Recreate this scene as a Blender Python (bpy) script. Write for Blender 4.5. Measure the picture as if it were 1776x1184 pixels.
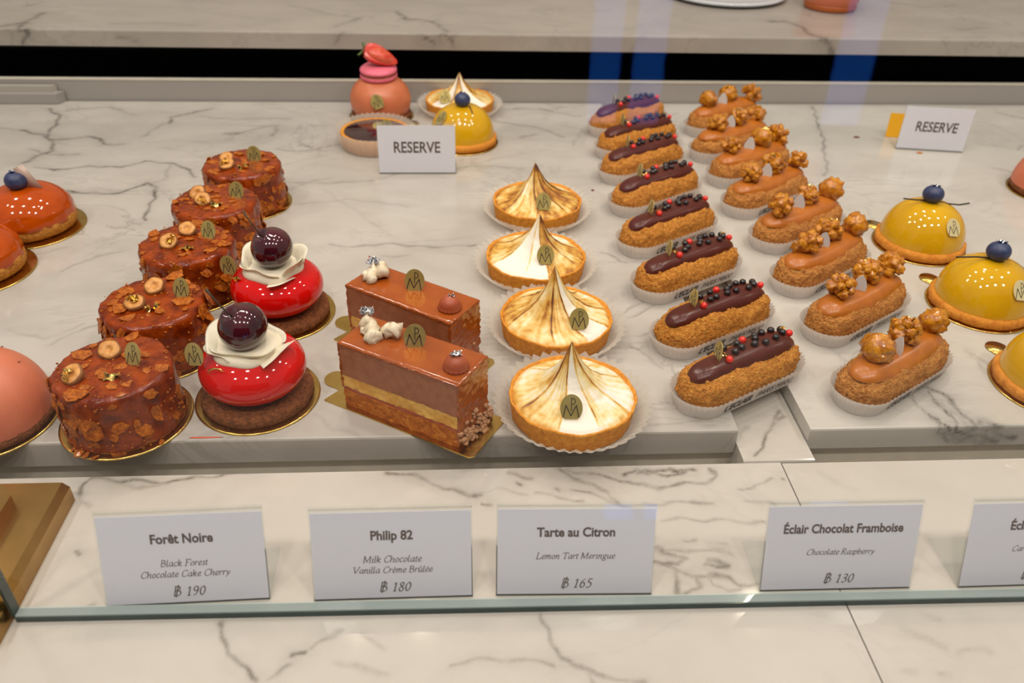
import bpy, bmesh, math, random
import numpy as np
from mathutils import Vector, Matrix, noise
random.seed(7)
for o in list(bpy.data.objects): bpy.data.objects.remove(o)
scene = bpy.context.scene
COL = scene.collection

# ---------------------------------------------------------------- camera
cam = bpy.data.cameras.new('camera'); camo = bpy.data.objects.new('camera', cam); COL.objects.link(camo)
cam.sensor_fit = 'HORIZONTAL'; cam.sensor_width = 36.0; cam.lens = 29.006
cam.clip_start = 0.005; cam.clip_end = 50
cam.dof.use_dof = True; cam.dof.focus_distance = 0.53; cam.dof.aperture_fstop = 9.0
Rm = Matrix(((0.99829495, 0.01205362, -0.05711299), (-0.05367943, 0.573913, -0.81715506), (0.02292822, 0.81882756, 0.57358149)))
camo.matrix_world = Matrix.Translation((0, 0, 0.34)) @ Rm.to_4x4()
scene.camera = camo
# ---------------------------------------------------------------- world, lights, exposure
w = bpy.data.worlds.new('room_ambient'); scene.world = w; w.use_nodes = True
w.node_tree.nodes['Background'].inputs[0].default_value = (1.0, 0.95, 0.88, 1)
w.node_tree.nodes['Background'].inputs[1].default_value = 0.32
def area(name, loc, target, size, power, col, shape='DISK', sy=None):
    l = bpy.data.lights.new(name, 'AREA'); l.energy = power; l.color = col; l.shape = shape; l.size = size
    if sy: l.size_y = sy
    o = bpy.data.objects.new(name, l); COL.objects.link(o); o.location = loc
    d = Vector(target) - Vector(loc); o.rotation_euler = d.to_track_quat('-Z', 'Y').to_euler(); return o
for x, p in ((-0.62, .24), (-0.13, .27), (-0.055, .27), (0.345, .32), (0.74, .30)):       # small warm downlights under the case's top
    area('case_downlight', (x, 0.620, 0.47), (x, 0.61, 0), 0.016, p, (1.0, 0.85, 0.66))
for x in (-1.2, -.4, .4, 1.2):                          # the shop's ceiling spots
    for y in (-.7, .3, 1.3): area('ceiling_spot', (x, y, 2.2), (x*.4, .55, 0), 0.16, 3.9 if y > -.5 else 9.8, (1.0, 0.93, 0.84))
scene.view_settings.view_transform = 'Standard'; scene.view_settings.look = 'None'
scene.view_settings.gamma = 1.0; scene.view_settings.use_curve_mapping = False
scene.view_settings.exposure = 0.0

# ---------------------------------------------------------------- helpers
def rnd(a, b): return random.uniform(a, b)
class MB:
    def __init__(s): s.v = []; s.f = []
    def add(s, V, F):
        k = len(s.v); s.v += [tuple(p) for p in V]; s.f += [tuple(i+k for i in q) for q in F]; return s
    def xf(s, M): s.v = [tuple(M @ Vector(p)) for p in s.v]; return s
    def box(s, x0, x1, y0, y1, z0, z1):
        V = [(x, y, z) for x in (x0, x1) for y in (y0, y1) for z in (z0, z1)]
        return s.add(V, [(0,1,3,2),(4,6,7,5),(0,4,5,1),(2,3,7,6),(0,2,6,4),(1,5,7,3)])
    def grid(s, fn, nu, nv, cu=False):
        V = [fn(i/(nu if cu else nu-1), j/(nv-1)) for i in range(nu) for j in range(nv)]
        F = []
        for i in range(nu if cu else nu-1):
            for j in range(nv-1):
                a = i*nv+j; b = ((i+1) % nu)*nv+j
                F.append((a, b, b+1, a+1))
        return s.add(V, F)
    def lathe(s, prof, n=64, mod=None):
        m = len(prof)
        def fn(u, v):
            r, z = prof[round(v*(m-1))]; t = u*2*math.pi
            if mod: r, z = mod(t, r, z)
            return (r*math.cos(t), r*math.sin(t), z)
        return s.grid(fn, n, m, True)
    def ball(s, r, sub=3, fn=None, c=(0,0,0)):
        b = bmesh.new(); bmesh.ops.create_icosphere(b, subdivisions=sub, radius=1.0)
        b.verts.ensure_lookup_table()
        V = []
        for q in b.verts:
            p = q.co.copy(); p = fn(p) if fn else p*r
            V.append((p[0]+c[0], p[1]+c[1], p[2]+c[2]))
        F = [tuple(x.index for x in f.verts) for f in b.faces]; b.free()
        return s.add(V, F)
    def tube(s, pts, rad, n=8):
        pts = [Vector(p) for p in pts]; N = len(pts)
        V = []; 
        for i, p in enumerate(pts):
            d = (pts[min(i+1, N-1)]-pts[max(i-1, 0)]).normalized()
            a = d.orthogonal().normalized() if i == 0 else (a - d*a.dot(d)).normalized()
            b = d.cross(a); r = rad[i] if isinstance(rad, (list, tuple)) else rad
            V += [p + (a*math.cos(2*math.pi*k/n)+b*math.sin(2*math.pi*k/n))*r for k in range(n)]
        F = [(i*n+k, i*n+(k+1) % n, (i+1)*n+(k+1) % n, (i+1)*n+k) for i in range(N-1) for k in range(n)]
        F += [tuple(reversed(range(n))), tuple(range((N-1)*n, N*n))]
        return s.add(V, F)
    def prism(s, poly, z0, z1):
        n = len(poly)
        V = [(x, y, z0) for x, y in poly]+[(x, y, z1) for x, y in poly]
        return s.add(V, [tuple(reversed(range(n))), tuple(range(n, 2*n))]+[(i, (i+1) % n, n+(i+1) % n, n+i) for i in range(n)])
    def mesh(s, name, mat, smooth=True, attr=None, auto=None):
        me = bpy.data.meshes.new(name); me.from_pydata(s.v, [], s.f)
        if smooth:
            me.polygons.foreach_set('use_smooth', [True]*len(me.polygons))
            if auto: me.set_sharp_from_angle(angle=math.radians(auto))
        if mat: me.materials.append(mat)
        if attr:
            for k, vals in attr.items():
                a = me.attributes.new(k, 'FLOAT', 'POINT'); a.data.foreach_set('value', vals)
        me.update(); return me
def link(name, data, parent=None, M=None, loc=None):
    o = bpy.data.objects.new(name, data); COL.objects.link(o)
    if parent: o.parent = parent
    if M is not None: o.matrix_basis = M
    elif loc is not None: o.location = loc
    return o
def part(name, mb, mat, parent, M=None, loc=None, **k): return link(name, mb.mesh(name, mat, **k), parent, M, loc)
def tag(o, label, cat, group=None, kind=None):
    if label: o['label'] = label
    if cat: o['category'] = cat
    if group: o['group'] = group
    if kind: o['kind'] = kind
    return o
def thing(name, label, cat, loc=(0,0,0), rz=0.0, group=None):
    o = bpy.data.objects.new(name, None); COL.objects.link(o); o.empty_display_size = 0.01
    o.location = loc; o.rotation_euler = (0, 0, math.radians(rz)); return tag(o, label, cat, group)
def T(x, y, z): return Matrix.Translation((x, y, z))
def RZ(d): return Matrix.Rotation(math.radians(d), 4, 'Z')
def RX(d): return Matrix.Rotation(math.radians(d), 4, 'X')
def RY(d): return Matrix.Rotation(math.radians(d), 4, 'Y')
def face(loc, nrm, up=(0,0,1)):                          # local z -> nrm, local y -> up
    n = Vector(nrm).normalized(); u = Vector(up); u = (u-n*u.dot(n)).normalized(); r = u.cross(n)
    return Matrix(((r.x, u.x, n.x, loc[0]), (r.y, u.y, n.y, loc[1]), (r.z, u.z, n.z, loc[2]), (0,0,0,1)))
def N3(p, s): return noise.noise(Vector(p)*s)
def interp(x, xs, ys): return float(np.interp(x, xs, ys))
ORD = ['first', 'second', 'third', 'fourth', 'fifth', 'sixth', 'seventh', 'eighth']

# ---------------------------------------------------------------- materials
class NT:
    def __init__(s, name):
        s.m = bpy.data.materials.new(name); s.m.use_nodes = True; s.t = s.m.node_tree
        s.b = s.t.nodes['Principled BSDF']; s.out = s.t.nodes['Material Output']
    def n(s, kind, **k):
        q = s.t.nodes.new(kind)
        for a, v in k.items(): setattr(q, a, v)
        return q
    def l(s, a, b): s.t.links.new(a, b)
    def coords(s, rand=False):
        tc = s.n('ShaderNodeTexCoord')
        if not rand: return tc.outputs['Object']
        oi = s.n('ShaderNodeObjectInfo'); ad = s.n('ShaderNodeVectorMath', operation='ADD')
        s.l(tc.outputs['Object'], ad.inputs[0]); s.l(oi.outputs['Random'], ad.inputs[1]); return ad.outputs[0]
    def noise(s, co, scale, det=3, rough=.55, dist=0):
        q = s.n('ShaderNodeTexNoise'); q.inputs['Scale'].default_value = scale; q.inputs['Detail'].default_value = det
        q.inputs['Roughness'].default_value = rough; q.inputs['Distortion'].default_value = dist
        s.l(co, q.inputs['Vector']); return q.outputs['Fac']
    def ramp(s, fac, stops):
        q = s.n('ShaderNodeValToRGB'); e = q.color_ramp.elements
        while len(e) < len(stops): e.new(0.5)
        for i, (p, c) in enumerate(stops):
            e[i].position = p; e[i].color = (c[0], c[1], c[2], 1)
        s.l(fac, q.inputs[0]); return q.outputs[0]
    def bump(s, fac, dist, strength=1.0):
        q = s.n('ShaderNodeBump'); q.inputs['Distance'].default_value = dist; q.inputs['Strength'].default_value = strength
        s.l(fac, q.inputs['Height']); s.l(q.outputs[0], s.b.inputs['Normal']); return q
    def set(s, **k):
        for a, v in k.items():
            i = s.b.inputs[a.replace('_', ' ')]
            i.default_value = (*v, 1) if isinstance(v, tuple) and len(v) == 3 and i.type == 'RGBA' else v
        return s
def simple(name, col, rough=.5, col2=None, nscale=300, bump=0, bscale=600, metal=0, coat=0, sss=0, spec=.5, det=3, lo=.35, hi=.65, rand=True, crough=.05, ssr=(1,.5,.3), sscale=.002):
    s = NT(name); s.set(Base_Color=col, Roughness=rough, Metallic=metal)
    s.b.inputs['Specular IOR Level'].default_value = spec
    if coat: s.b.inputs['Coat Weight'].default_value = coat; s.b.inputs['Coat Roughness'].default_value = crough
    if sss:
        s.b.inputs['Subsurface Weight'].default_value = sss; s.b.inputs['Subsurface Scale'].default_value = sscale
        s.b.inputs['Subsurface Radius'].default_value = ssr
    if col2 or bump: co = s.coords(rand)
    if col2: s.l(s.ramp(s.noise(co, nscale, det), [(lo, col), (hi, col2)]), s.b.inputs['Base Color'])
    if bump: s.bump(s.noise(co, bscale, 4), bump)
    return s.m
def srgb(r, g, b):
    f = lambda c: (c/255/12.92 if c <= 10 else ((c/255+.055)/1.055)**2.4)
    return (f(r), f(g), f(b))
def marble_mat(name, base, base2, vein, seed, fine=.35, rough=.12, vs=7.0):
    s = NT(name); tc = s.coords()
    mp = s.n('ShaderNodeMapping'); mp.inputs['Location'].default_value = (seed, seed*1.7, 0); mp.inputs['Rotation'].default_value = (0, 0, .6)
    mp.inputs['Scale'].default_value = (1, 1.7, 1); s.l(tc, mp.inputs[0]); co = mp.outputs[0]
    cloud = s.noise(co, 9, 4, .6, .4); c = s.ramp(cloud, [(.35, base2), (.62, base)])
    v = s.noise(co, vs, 7, .62, 1.2)                     # thin network: distance of a noise from its middle
    sub = s.n('ShaderNodeMath', operation='SUBTRACT'); s.l(v, sub.inputs[0]); sub.inputs[1].default_value = .5
    ab = s.n('ShaderNodeMath', operation='ABSOLUTE'); s.l(sub.outputs[0], ab.inputs[0])
    thin = s.ramp(ab.outputs[0], [(0.0, (1,1,1)), (.022, (0,0,0))])
    msk = s.ramp(s.noise(co, 4.5, 2), [(.45, (0,0,0)), (.66, (1,1,1))])
    mu = s.n('ShaderNodeMath', operation='MULTIPLY'); s.l(thin, mu.inputs[0]); s.l(msk, mu.inputs[1])
    mu2 = s.n('ShaderNodeMath', operation='MULTIPLY'); s.l(mu.outputs[0], mu2.inputs[0]); mu2.inputs[1].default_value = fine
    at = s.n('ShaderNodeAttribute', attribute_name='vein')
    gr = s.noise(tc, 160, 4, .7); g2 = s.ramp(gr, [(.3, (.45,.45,.45)), (.62, (1,1,1))])
    ma = s.n('ShaderNodeMath', operation='MULTIPLY'); s.l(at.outputs['Fac'], ma.inputs[0]); s.l(g2, ma.inputs[1])
    ad = s.n('ShaderNodeMath', operation='ADD', use_clamp=True); s.l(ma.outputs[0], ad.inputs[0]); s.l(mu2.outputs[0], ad.inputs[1])
    mx = s.n('ShaderNodeMix', data_type='RGBA'); s.l(ad.outputs[0], mx.inputs['Factor']); s.l(c, mx.inputs['A']); mx.inputs['B'].default_value = (*vein, 1)
    s.l(mx.outputs['Result'], s.b.inputs['Base Color']); s.set(Roughness=rough)
    return s.m
def clear_mat(name, tint=(1,1,1), ior=1.45, haze=0.0, hazecol=(.8,.85,.85), rough=.02):
    s = NT(name); s.t.nodes.remove(s.b)
    tr = s.n('ShaderNodeBsdfTransparent'); tr.inputs[0].default_value = (*tint, 1)
    gl = s.n('ShaderNodeBsdfGlossy'); gl.inputs['Roughness'].default_value = rough
    fr = s.n('ShaderNodeFresnel'); fr.inputs['IOR'].default_value = ior
    ge = s.n('ShaderNodeNewGeometry'); inv = s.n('ShaderNodeMath', operation='SUBTRACT'); inv.inputs[0].default_value = 1; s.l(ge.outputs['Backfacing'], inv.inputs[1])
    mu = s.n('ShaderNodeMath', operation='MULTIPLY'); s.l(fr.outputs[0], mu.inputs[0]); s.l(inv.outputs[0], mu.inputs[1])
    mx = s.n('ShaderNodeMixShader'); s.l(mu.outputs[0], mx.inputs[0]); s.l(tr.outputs[0], mx.inputs[1]); s.l(gl.outputs[0], mx.inputs[2])
    last = mx
    if haze:
        df = s.n('ShaderNodeBsdfDiffuse'); df.inputs[0].default_value = (*hazecol, 1)
        m2 = s.n('ShaderNodeMixShader'); m2.inputs[0].default_value = haze; s.l(mx.outputs[0], m2.inputs[1]); s.l(df.outputs[0], m2.inputs[2]); last = m2
    s.l(last.outputs[0], s.out.inputs['Surface']); return s.m
def paper_mat(name, col, thru=.35):
    s = NT(name); s.set(Base_Color=col, Roughness=.6)
    tl = s.n('ShaderNodeBsdfTranslucent'); tl.inputs[0].default_value = (*col, 1); tr = s.n('ShaderNodeBsdfTransparent')
    a = s.n('ShaderNodeMixShader'); a.inputs[0].default_value = .45; s.l(s.b.outputs[0], a.inputs[1]); s.l(tl.outputs[0], a.inputs[2])
    b = s.n('ShaderNodeMixShader'); b.inputs[0].default_value = thru; s.l(a.outputs[0], b.inputs[1]); s.l(tr.outputs[0], b.inputs[2])
    s.l(b.outputs[0], s.out.inputs['Surface']); return s.m
def crumb_mat(name, c1, c2, c3, scale=260, bump=.0012):
    s = NT(name); co = s.coords(True); s.set(Roughness=.75); s.b.inputs['Specular IOR Level'].default_value = .25
    n1 = s.noise(co, scale, 5, .65); s.l(s.ramp(n1, [(.28, c1), (.5, c2), (.72, c3)]), s.b.inputs['Base Color'])
    v = s.n('ShaderNodeTexVoronoi', feature='DISTANCE_TO_EDGE'); v.inputs['Scale'].default_value = scale*1.6; s.l(co, v.inputs['Vector'])
    ad = s.n('ShaderNodeMath', operation='ADD'); s.l(v.outputs['Distance'], ad.inputs[0]); s.l(n1, ad.inputs[1]); s.bump(ad.outputs[0], bump); return s.m
MAT = {}
MAT['marble'] = marble_mat('shelf_marble', (.485,.45,.405), (.405,.373,.333), (.062,.052,.045), 0.0)
MAT['marble_r'] = marble_mat('shelf_marble_pale', (.53,.50,.45), (.47,.44,.395), (.055,.048,.043), 3.1, .16)
MAT['marble_c'] = marble_mat('counter_marble', (.55,.51,.455), (.505,.465,.41), (.125,.105,.075), 5.2, .08, .07)
MAT['marble_b'] = marble_mat('back_marble', (.39,.35,.305), (.335,.30,.26), (.05,.043,.04), 8.4, .25, .25)
MAT['steel'] = simple('brushed_steel', (.66,.61,.51), .45, (.60,.55,.46), 60, metal=.1, rand=False)
MAT['steel_dark'] = simple('dull_metal', (.42,.39,.34), .45, metal=.15)
MAT['rail'] = simple('grey_rail', (.37,.345,.32), .4, metal=.2)
MAT['black'] = simple('black_panel', (.003,.003,.004), .6, spec=.1)
MAT['brass'] = simple('brass', (.46,.27,.08), .26, (.38,.21,.055), 40, metal=1.0, rand=False)
MAT['gold'] = simple('gold_board', (.66,.45,.13), .24, (.56,.37,.09), 90, metal=1.0, bump=.0001, bscale=180)
MAT['goldleaf'] = simple('gold_leaf', (.85,.58,.18), .2, metal=1.0)
MAT['silverleaf'] = simple('silver_leaf', (.82,.82,.84), .18, metal=1.0)
MAT['plaque'] = simple('gold_plaque', (.56,.45,.16), .36, (.47,.37,.11), 120, metal=.55)
MAT['plaque_pale'] = simple('pale_gold_plaque', (.80,.68,.36), .35, metal=.4)
MAT['ink'] = simple('dark_ink', (.03,.022,.02), .6)
MAT['brownink'] = simple('brown_ink', (.075,.035,.028), .6)
MAT['greyink'] = simple('grey_brown_ink', (.10,.07,.06), .6)
MAT['card'] = simple('card_paper', (.80,.785,.87), .6)
MAT['acrylic'] = clear_mat('acrylic', (.985,.99,.985), 1.32, .03)
MAT['glass'] = clear_mat('front_glass', (.99,.99,.99), 1.28)
MAT['glass_edge'] = simple('green_glass_edge', (.018,.040,.040), .15, (.035,.065,.062), 30, coat=.2, rand=False)
MAT['glass_bevel'] = clear_mat('glass_bevel', (.9,.97,.95), 1.5, .35, (.75,.85,.82))  # pale haze paints the highlight line above the lower edge
MAT['caseP'] = paper_mat('fluted_paper', (.84,.80,.72), .34)
MAT['caseW'] = paper_mat('white_paper', (.86,.84,.80), .08)
MAT['crust'] = crumb_mat('tart_crust', (.50,.17,.018), (.68,.27,.030), (.78,.36,.055), 300, .0006)
MAT['bun'] = crumb_mat('craquelin', (.38,.118,.014), (.60,.235,.034), (.74,.36,.07), 380, .0016)
MAT['bun2'] = crumb_mat('craquelin_tan', (.38,.125,.022), (.56,.225,.05), (.68,.33,.09), 380, .0016)
MAT['biscuit'] = crumb_mat('biscuit', (.46,.14,.014), (.64,.24,.028), (.74,.32,.045), 200, .0005)
MAT['cocoa'] = crumb_mat('cocoa_biscuit', (.10,.030,.010), (.22,.07,.022), (.32,.11,.035), 360, .0016)
MAT['choc'] = simple('dark_chocolate_icing', (.072,.012,.006), .28, (.090,.015,.008), 120, spec=.4)
MAT['caramel'] = simple('caramel_icing', (.48,.145,.012), .33, (.42,.12,.010), 130, coat=.15, crough=.2, bump=.0002, bscale=120)
MAT['pearl'] = simple('dark_pearl', (.016,.009,.010), .22, coat=.3)
MAT['redpearl'] = simple('red_pearl', (.75,.025,.015), .3, coat=.3)
MAT['popcorn'] = simple('caramel_popcorn', (.64,.26,.008), .18, (.36,.10,.002), 260, coat=.6, bump=.0006, bscale=300, spec=.3)
MAT['tagwhite'] = simple('white_tag', (.62,.60,.58), .4)  # logo plaque's white reflection, put into its base colour
MAT['yellow'] = simple('yellow_glaze', (.66,.37,.006), .06, (.60,.32,.005), 40, coat=.1, crough=.02, sss=.15)
MAT['orange'] = simple('orange_glaze', (.48,.070,.001), .06, (.40,.052,.001), 60, coat=.1, crough=.02)
MAT['pink'] = simple('pink_mousse', (.64,.185,.095), .42, (.58,.16,.08), 60, bump=.0001, bscale=900, sss=.1)
MAT['salmon'] = simple('salmon_glaze', (.60,.175,.075), .35, (.55,.155,.065), 60, sss=.1)
MAT['macaron'] = simple('pink_macaron', (.80,.17,.25), .5, (.74,.14,.20), 300, bump=.0002)
MAT['strawberry'] = simple('strawberry', (.62,.022,.010), .22, (.70,.06,.03), 160, coat=.4)
MAT['sb_flesh'] = simple('strawberry_cut', (.75,.16,.08), .3, (.62,.03,.015), 150, coat=.3)
MAT['leaf'] = simple('strawberry_leaf', (.05,.13,.02), .5, (.16,.22,.05), 300)
MAT['hazel_glaze'] = simple('hazelnut_glaze', (.13,.014,.001), .14, (.31,.046,.002), 110, coat=.18, crough=.05, bump=.0009, bscale=170, spec=.22)
MAT['flake'] = simple('feuilletine', (.50,.140,.010), .35, (.25,.048,.002), 420, bump=.0004, bscale=900, coat=.08, spec=.25)
MAT['nut'] = simple('hazelnut', (.68,.33,.08), .4, (.52,.20,.035), 350, bump=.0002)
MAT['nutskin'] = simple('hazelnut_skin', (.30,.12,.035), .5)
MAT['red'] = simple('red_glaze', (.64,.003,.003), .05, (.58,.003,.002), 40, coat=.1, crough=.015)
MAT['cream'] = simple('whipped_cream', (.82,.74,.58), .5, (.78,.69,.52), 100, bump=.0002, bscale=500, sss=.2, sscale=.003)
MAT['cherry'] = simple('dark_cherry', (.030,.002,.006), .10, (.07,.004,.010), 70, coat=.8, crough=.04)
MAT['stem'] = simple('cherry_stem', (.035,.02,.012), .6, (.06,.05,.02), 300)
MAT['blueberry'] = simple('blueberry', (.022,.030,.085), .45, (.045,.060,.14), 180, bump=.0001)
MAT['vanilla'] = simple('vanilla_stick', (.035,.018,.012), .5)
MAT['mousse'] = simple('milk_chocolate_mousse', (.36,.125,.050), .5, (.30,.095,.036), 200, bump=.0003, bscale=500, coat=.2, crough=.3)
MAT['slice_glaze'] = simple('milk_chocolate_glaze', (.36,.078,.008), .14, (.29,.058,.006), 60, coat=.15, crough=.08, bump=.0002, bscale=150)
MAT['custard'] = simple('creme_brulee', (.80,.46,.10), .5, (.66,.30,.035), 140, bump=.0003, bscale=400)
MAT['sponge'] = crumb_mat('slice_base', (.24,.05,.005), (.48,.13,.012), (.66,.26,.035), 190, .0008)
MAT['nutcrumb'] = simple('chopped_nuts', (.50,.25,.11), .5, (.30,.13,.055), 300, bump=.0004)
MAT['truffle'] = simple('chocolate_shell', (.42,.085,.030), .45, (.36,.07,.022), 150)
MAT['whitechoc'] = simple('white_chocolate', (.80,.70,.52), .5, (.70,.56,.38), 250, bump=.0004)
MAT['chocfill'] = simple('tart_chocolate', (.035,.008,.010), .1, coat=.5)
MAT['ceramic'] = simple('white_ceramic', (.62,.64,.68), .15, coat=.4)
MAT['terracotta'] = simple('salmon_lacquer', (.72,.20,.09), .3, (.66,.17,.07), 20, coat=.3)
MAT['rim_brown'] = simple('dark_orange_rim', (.42,.10,.02), .35)
MAT['yellowpaper'] = simple('yellow_paper', (.85,.42,.01), .6)
MAT['tagclear'] = simple('clear_brown_tag', (.46,.33,.27), .3)
MAT['redmark'] = simple('red_streak', (.7,.08,.02), .3)
def meringue_mat():
    s = NT('torched_meringue'); co = s.coords(True); at = s.n('ShaderNodeAttribute', attribute_name='toast')
    n1 = s.noise(co, 190, 5, .65); n2 = s.ramp(n1, [(.3, (0,0,0)), (.7, (1,1,1))])
    m = s.n('ShaderNodeMath', operation='MULTIPLY_ADD'); s.l(n2, m.inputs[0]); m.inputs[1].default_value = .22; s.l(at.outputs['Fac'], m.inputs[2])
    su = s.n('ShaderNodeMath', operation='SUBTRACT', use_clamp=True); s.l(m.outputs[0], su.inputs[0]); su.inputs[1].default_value = .11
    s.l(s.ramp(su.outputs[0], [(.12, (.86,.80,.69)), (.36, (.82,.66,.31)), (.60, (.68,.38,.065)), (.80, (.40,.15,.02)), (1, (.10,.03,.008))]), s.b.inputs['Base Color'])
    s.set(Roughness=.5); s.b.inputs['Subsurface Weight'].default_value = .1; s.b.inputs['Subsurface Scale'].default_value = .002
    s.bump(s.noise(co, 500, 3), .00025); return s.m
MAT['meringue'] = meringue_mat()
VS = [([(-0.482,0.896),(-0.453,0.884),(-0.438,0.868),(-0.424,0.868),(-0.405,0.876),(-0.391,0.873),(-0.378,0.857),(-0.358,0.857)],3,0.6),
([(-0.478,0.964),(-0.457,0.944),(-0.45,0.914),(-0.451,0.89),(-0.44,0.868),(-0.425,0.841),(-0.435,0.83),(-0.44,0.81)],4,0.7),
([(-0.46,0.957),(-0.442,0.967),(-0.412,0.971),(-0.373,0.945)],3,0.35),
([(-0.329,0.918),(-0.332,0.936),(-0.313,0.949),(-0.297,0.966)],4,0.6),
([(-0.451,0.841),(-0.425,0.83),(-0.394,0.83)],2.5,0.5),
([(-0.425,0.795),(-0.405,0.788),(-0.383,0.795),(-0.37,0.8),(-0.342,0.798),(-0.32,0.813),(-0.298,0.805),(-0.275,0.79),(-0.263,0.774)],2.5,0.7),
([(-0.38,0.738),(-0.353,0.736),(-0.326,0.736),(-0.312,0.749),(-0.302,0.76),(-0.292,0.749),(-0.286,0.723),(-0.285,0.694),(-0.282,0.679)],2.8,0.75),
([(-0.344,0.879),(-0.34,0.909),(-0.331,0.921)],3,0.3),
([(-0.306,0.94),(-0.252,0.934),(-0.199,0.934)],3,0.35),
([(-0.263,0.885),(-0.243,0.891),(-0.209,0.916),(-0.207,0.88)],3,0.35),
([(-0.196,0.844),(-0.167,0.839),(-0.129,0.858)],3,0.3),
([(-0.505,0.901),(-0.482,0.896)],3,0.4),
([(-0.297,0.8),(-0.29,0.767),(-0.299,0.76)],2.5,0.35),
([(-0.167,0.74),(-0.148,0.762),(-0.13,0.771)],3,0.25),
([(-0.378,0.612),(-0.347,0.619),(-0.328,0.63)],2.5,0.2),
([(-0.322,0.59),(-0.298,0.616),(-0.286,0.622)],2,0.3),
([(-0.291,0.486),(-0.28,0.499),(-0.263,0.51)],2.5,0.3),
([(-0.323,0.508),(-0.297,0.494),(-0.274,0.513)],2.5,0.2),
([(0.038,0.93),(0.064,0.918),(0.09,0.906),(0.114,0.882)],4,0.35),
([(0.064,0.876),(0.08,0.888)],4,0.35),
([(-0.171,0.762),(-0.132,0.755),(-0.091,0.762),(-0.066,0.781)],3,0.3),
([(-0.162,0.71),(-0.11,0.722),(-0.054,0.705)],3,0.2),
([(-0.174,0.858),(-0.142,0.836)],4,0.25),
([(0.044,0.97),(0.096,0.97),(0.14,0.944)],4,0.3),
([(-0.007,0.795),(0.021,0.8),(0.061,0.79)],2.5,0.25),
([(0.271,1.006),(0.282,0.965),(0.284,0.948)],3,0.45),
([(0.246,0.948),(0.256,0.89),(0.267,0.88)],2.5,0.3),
([(0.118,0.914),(0.134,0.904),(0.122,0.855)],2.5,0.25),
([(-0.113,0.632),(-0.096,0.625),(-0.064,0.632),(-0.027,0.628),(0.013,0.629)],1.6,0.45),
([(-0.069,0.611),(-0.046,0.614)],1.6,0.3),
([(-0.095,0.407),(-0.081,0.392),(-0.059,0.384)],2,0.15),
([(0.117,0.477),(0.136,0.449)],2,0.3),
([(-0.134,0.741),(-0.052,0.635),(0.008,0.645)],2,0.15),
([(0.115,0.613),(0.135,0.598)],2.5,0.4)]
VR = [([(0.432,0.98),(0.422,0.931),(0.408,0.881),(0.397,0.844),(0.386,0.805),(0.371,0.773)],2.6,0.55),
([(0.563,0.797),(0.575,0.781)],3,0.3),
([(0.615,0.845),(0.634,0.859)],3,0.35),
([(0.664,0.966),(0.684,0.944)],3,0.3),
([(0.471,0.872),(0.488,0.858)],3,0.2),
([(0.299,0.415),(0.299,0.399),(0.304,0.391),(0.304,0.382)],1.6,0.5),
([(0.312,0.425),(0.322,0.412),(0.324,0.396),(0.327,0.382)],2.2,0.6),
([(0.311,0.419),(0.315,0.402),(0.316,0.381)],1.4,0.6),
([(0.303,0.393),(0.309,0.385),(0.311,0.381)],1.6,0.7),
([(0.33,0.388),(0.34,0.381)],4,0.4),
([(0.363,0.465),(0.37,0.446)],3,0.25),
([(0.308,0.421),(0.317,0.402),(0.325,0.382)],9,0.3),
([(0.324,0.406),(0.331,0.392),(0.338,0.381)],6,0.28),
([(0.306,0.382),(0.321,0.373),(0.336,0.369)],9,0.35),
([(0.264,0.472),(0.268,0.453),(0.295,0.476)],2,0.25),
([(0.302,0.382),(0.311,0.372)],2.5,0.7),
([(0.318,0.381),(0.329,0.375),(0.344,0.369)],3,0.7),
([(0.332,0.381),(0.354,0.371)],3,0.5),
([(0.584,0.861),(0.623,0.841)],3,0.2),
([(0.363,0.457),(0.365,0.437)],2,0.2)]
VD = [([(0.208,0.414),(0.198,0.4),(0.193,0.389),(0.187,0.38),(0.181,0.375)],2,0.75),
([(0.208,0.414),(0.21,0.41),(0.202,0.404)],1.5,0.6),
([(0.178,0.391),(0.185,0.399)],2,0.3)]
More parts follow.
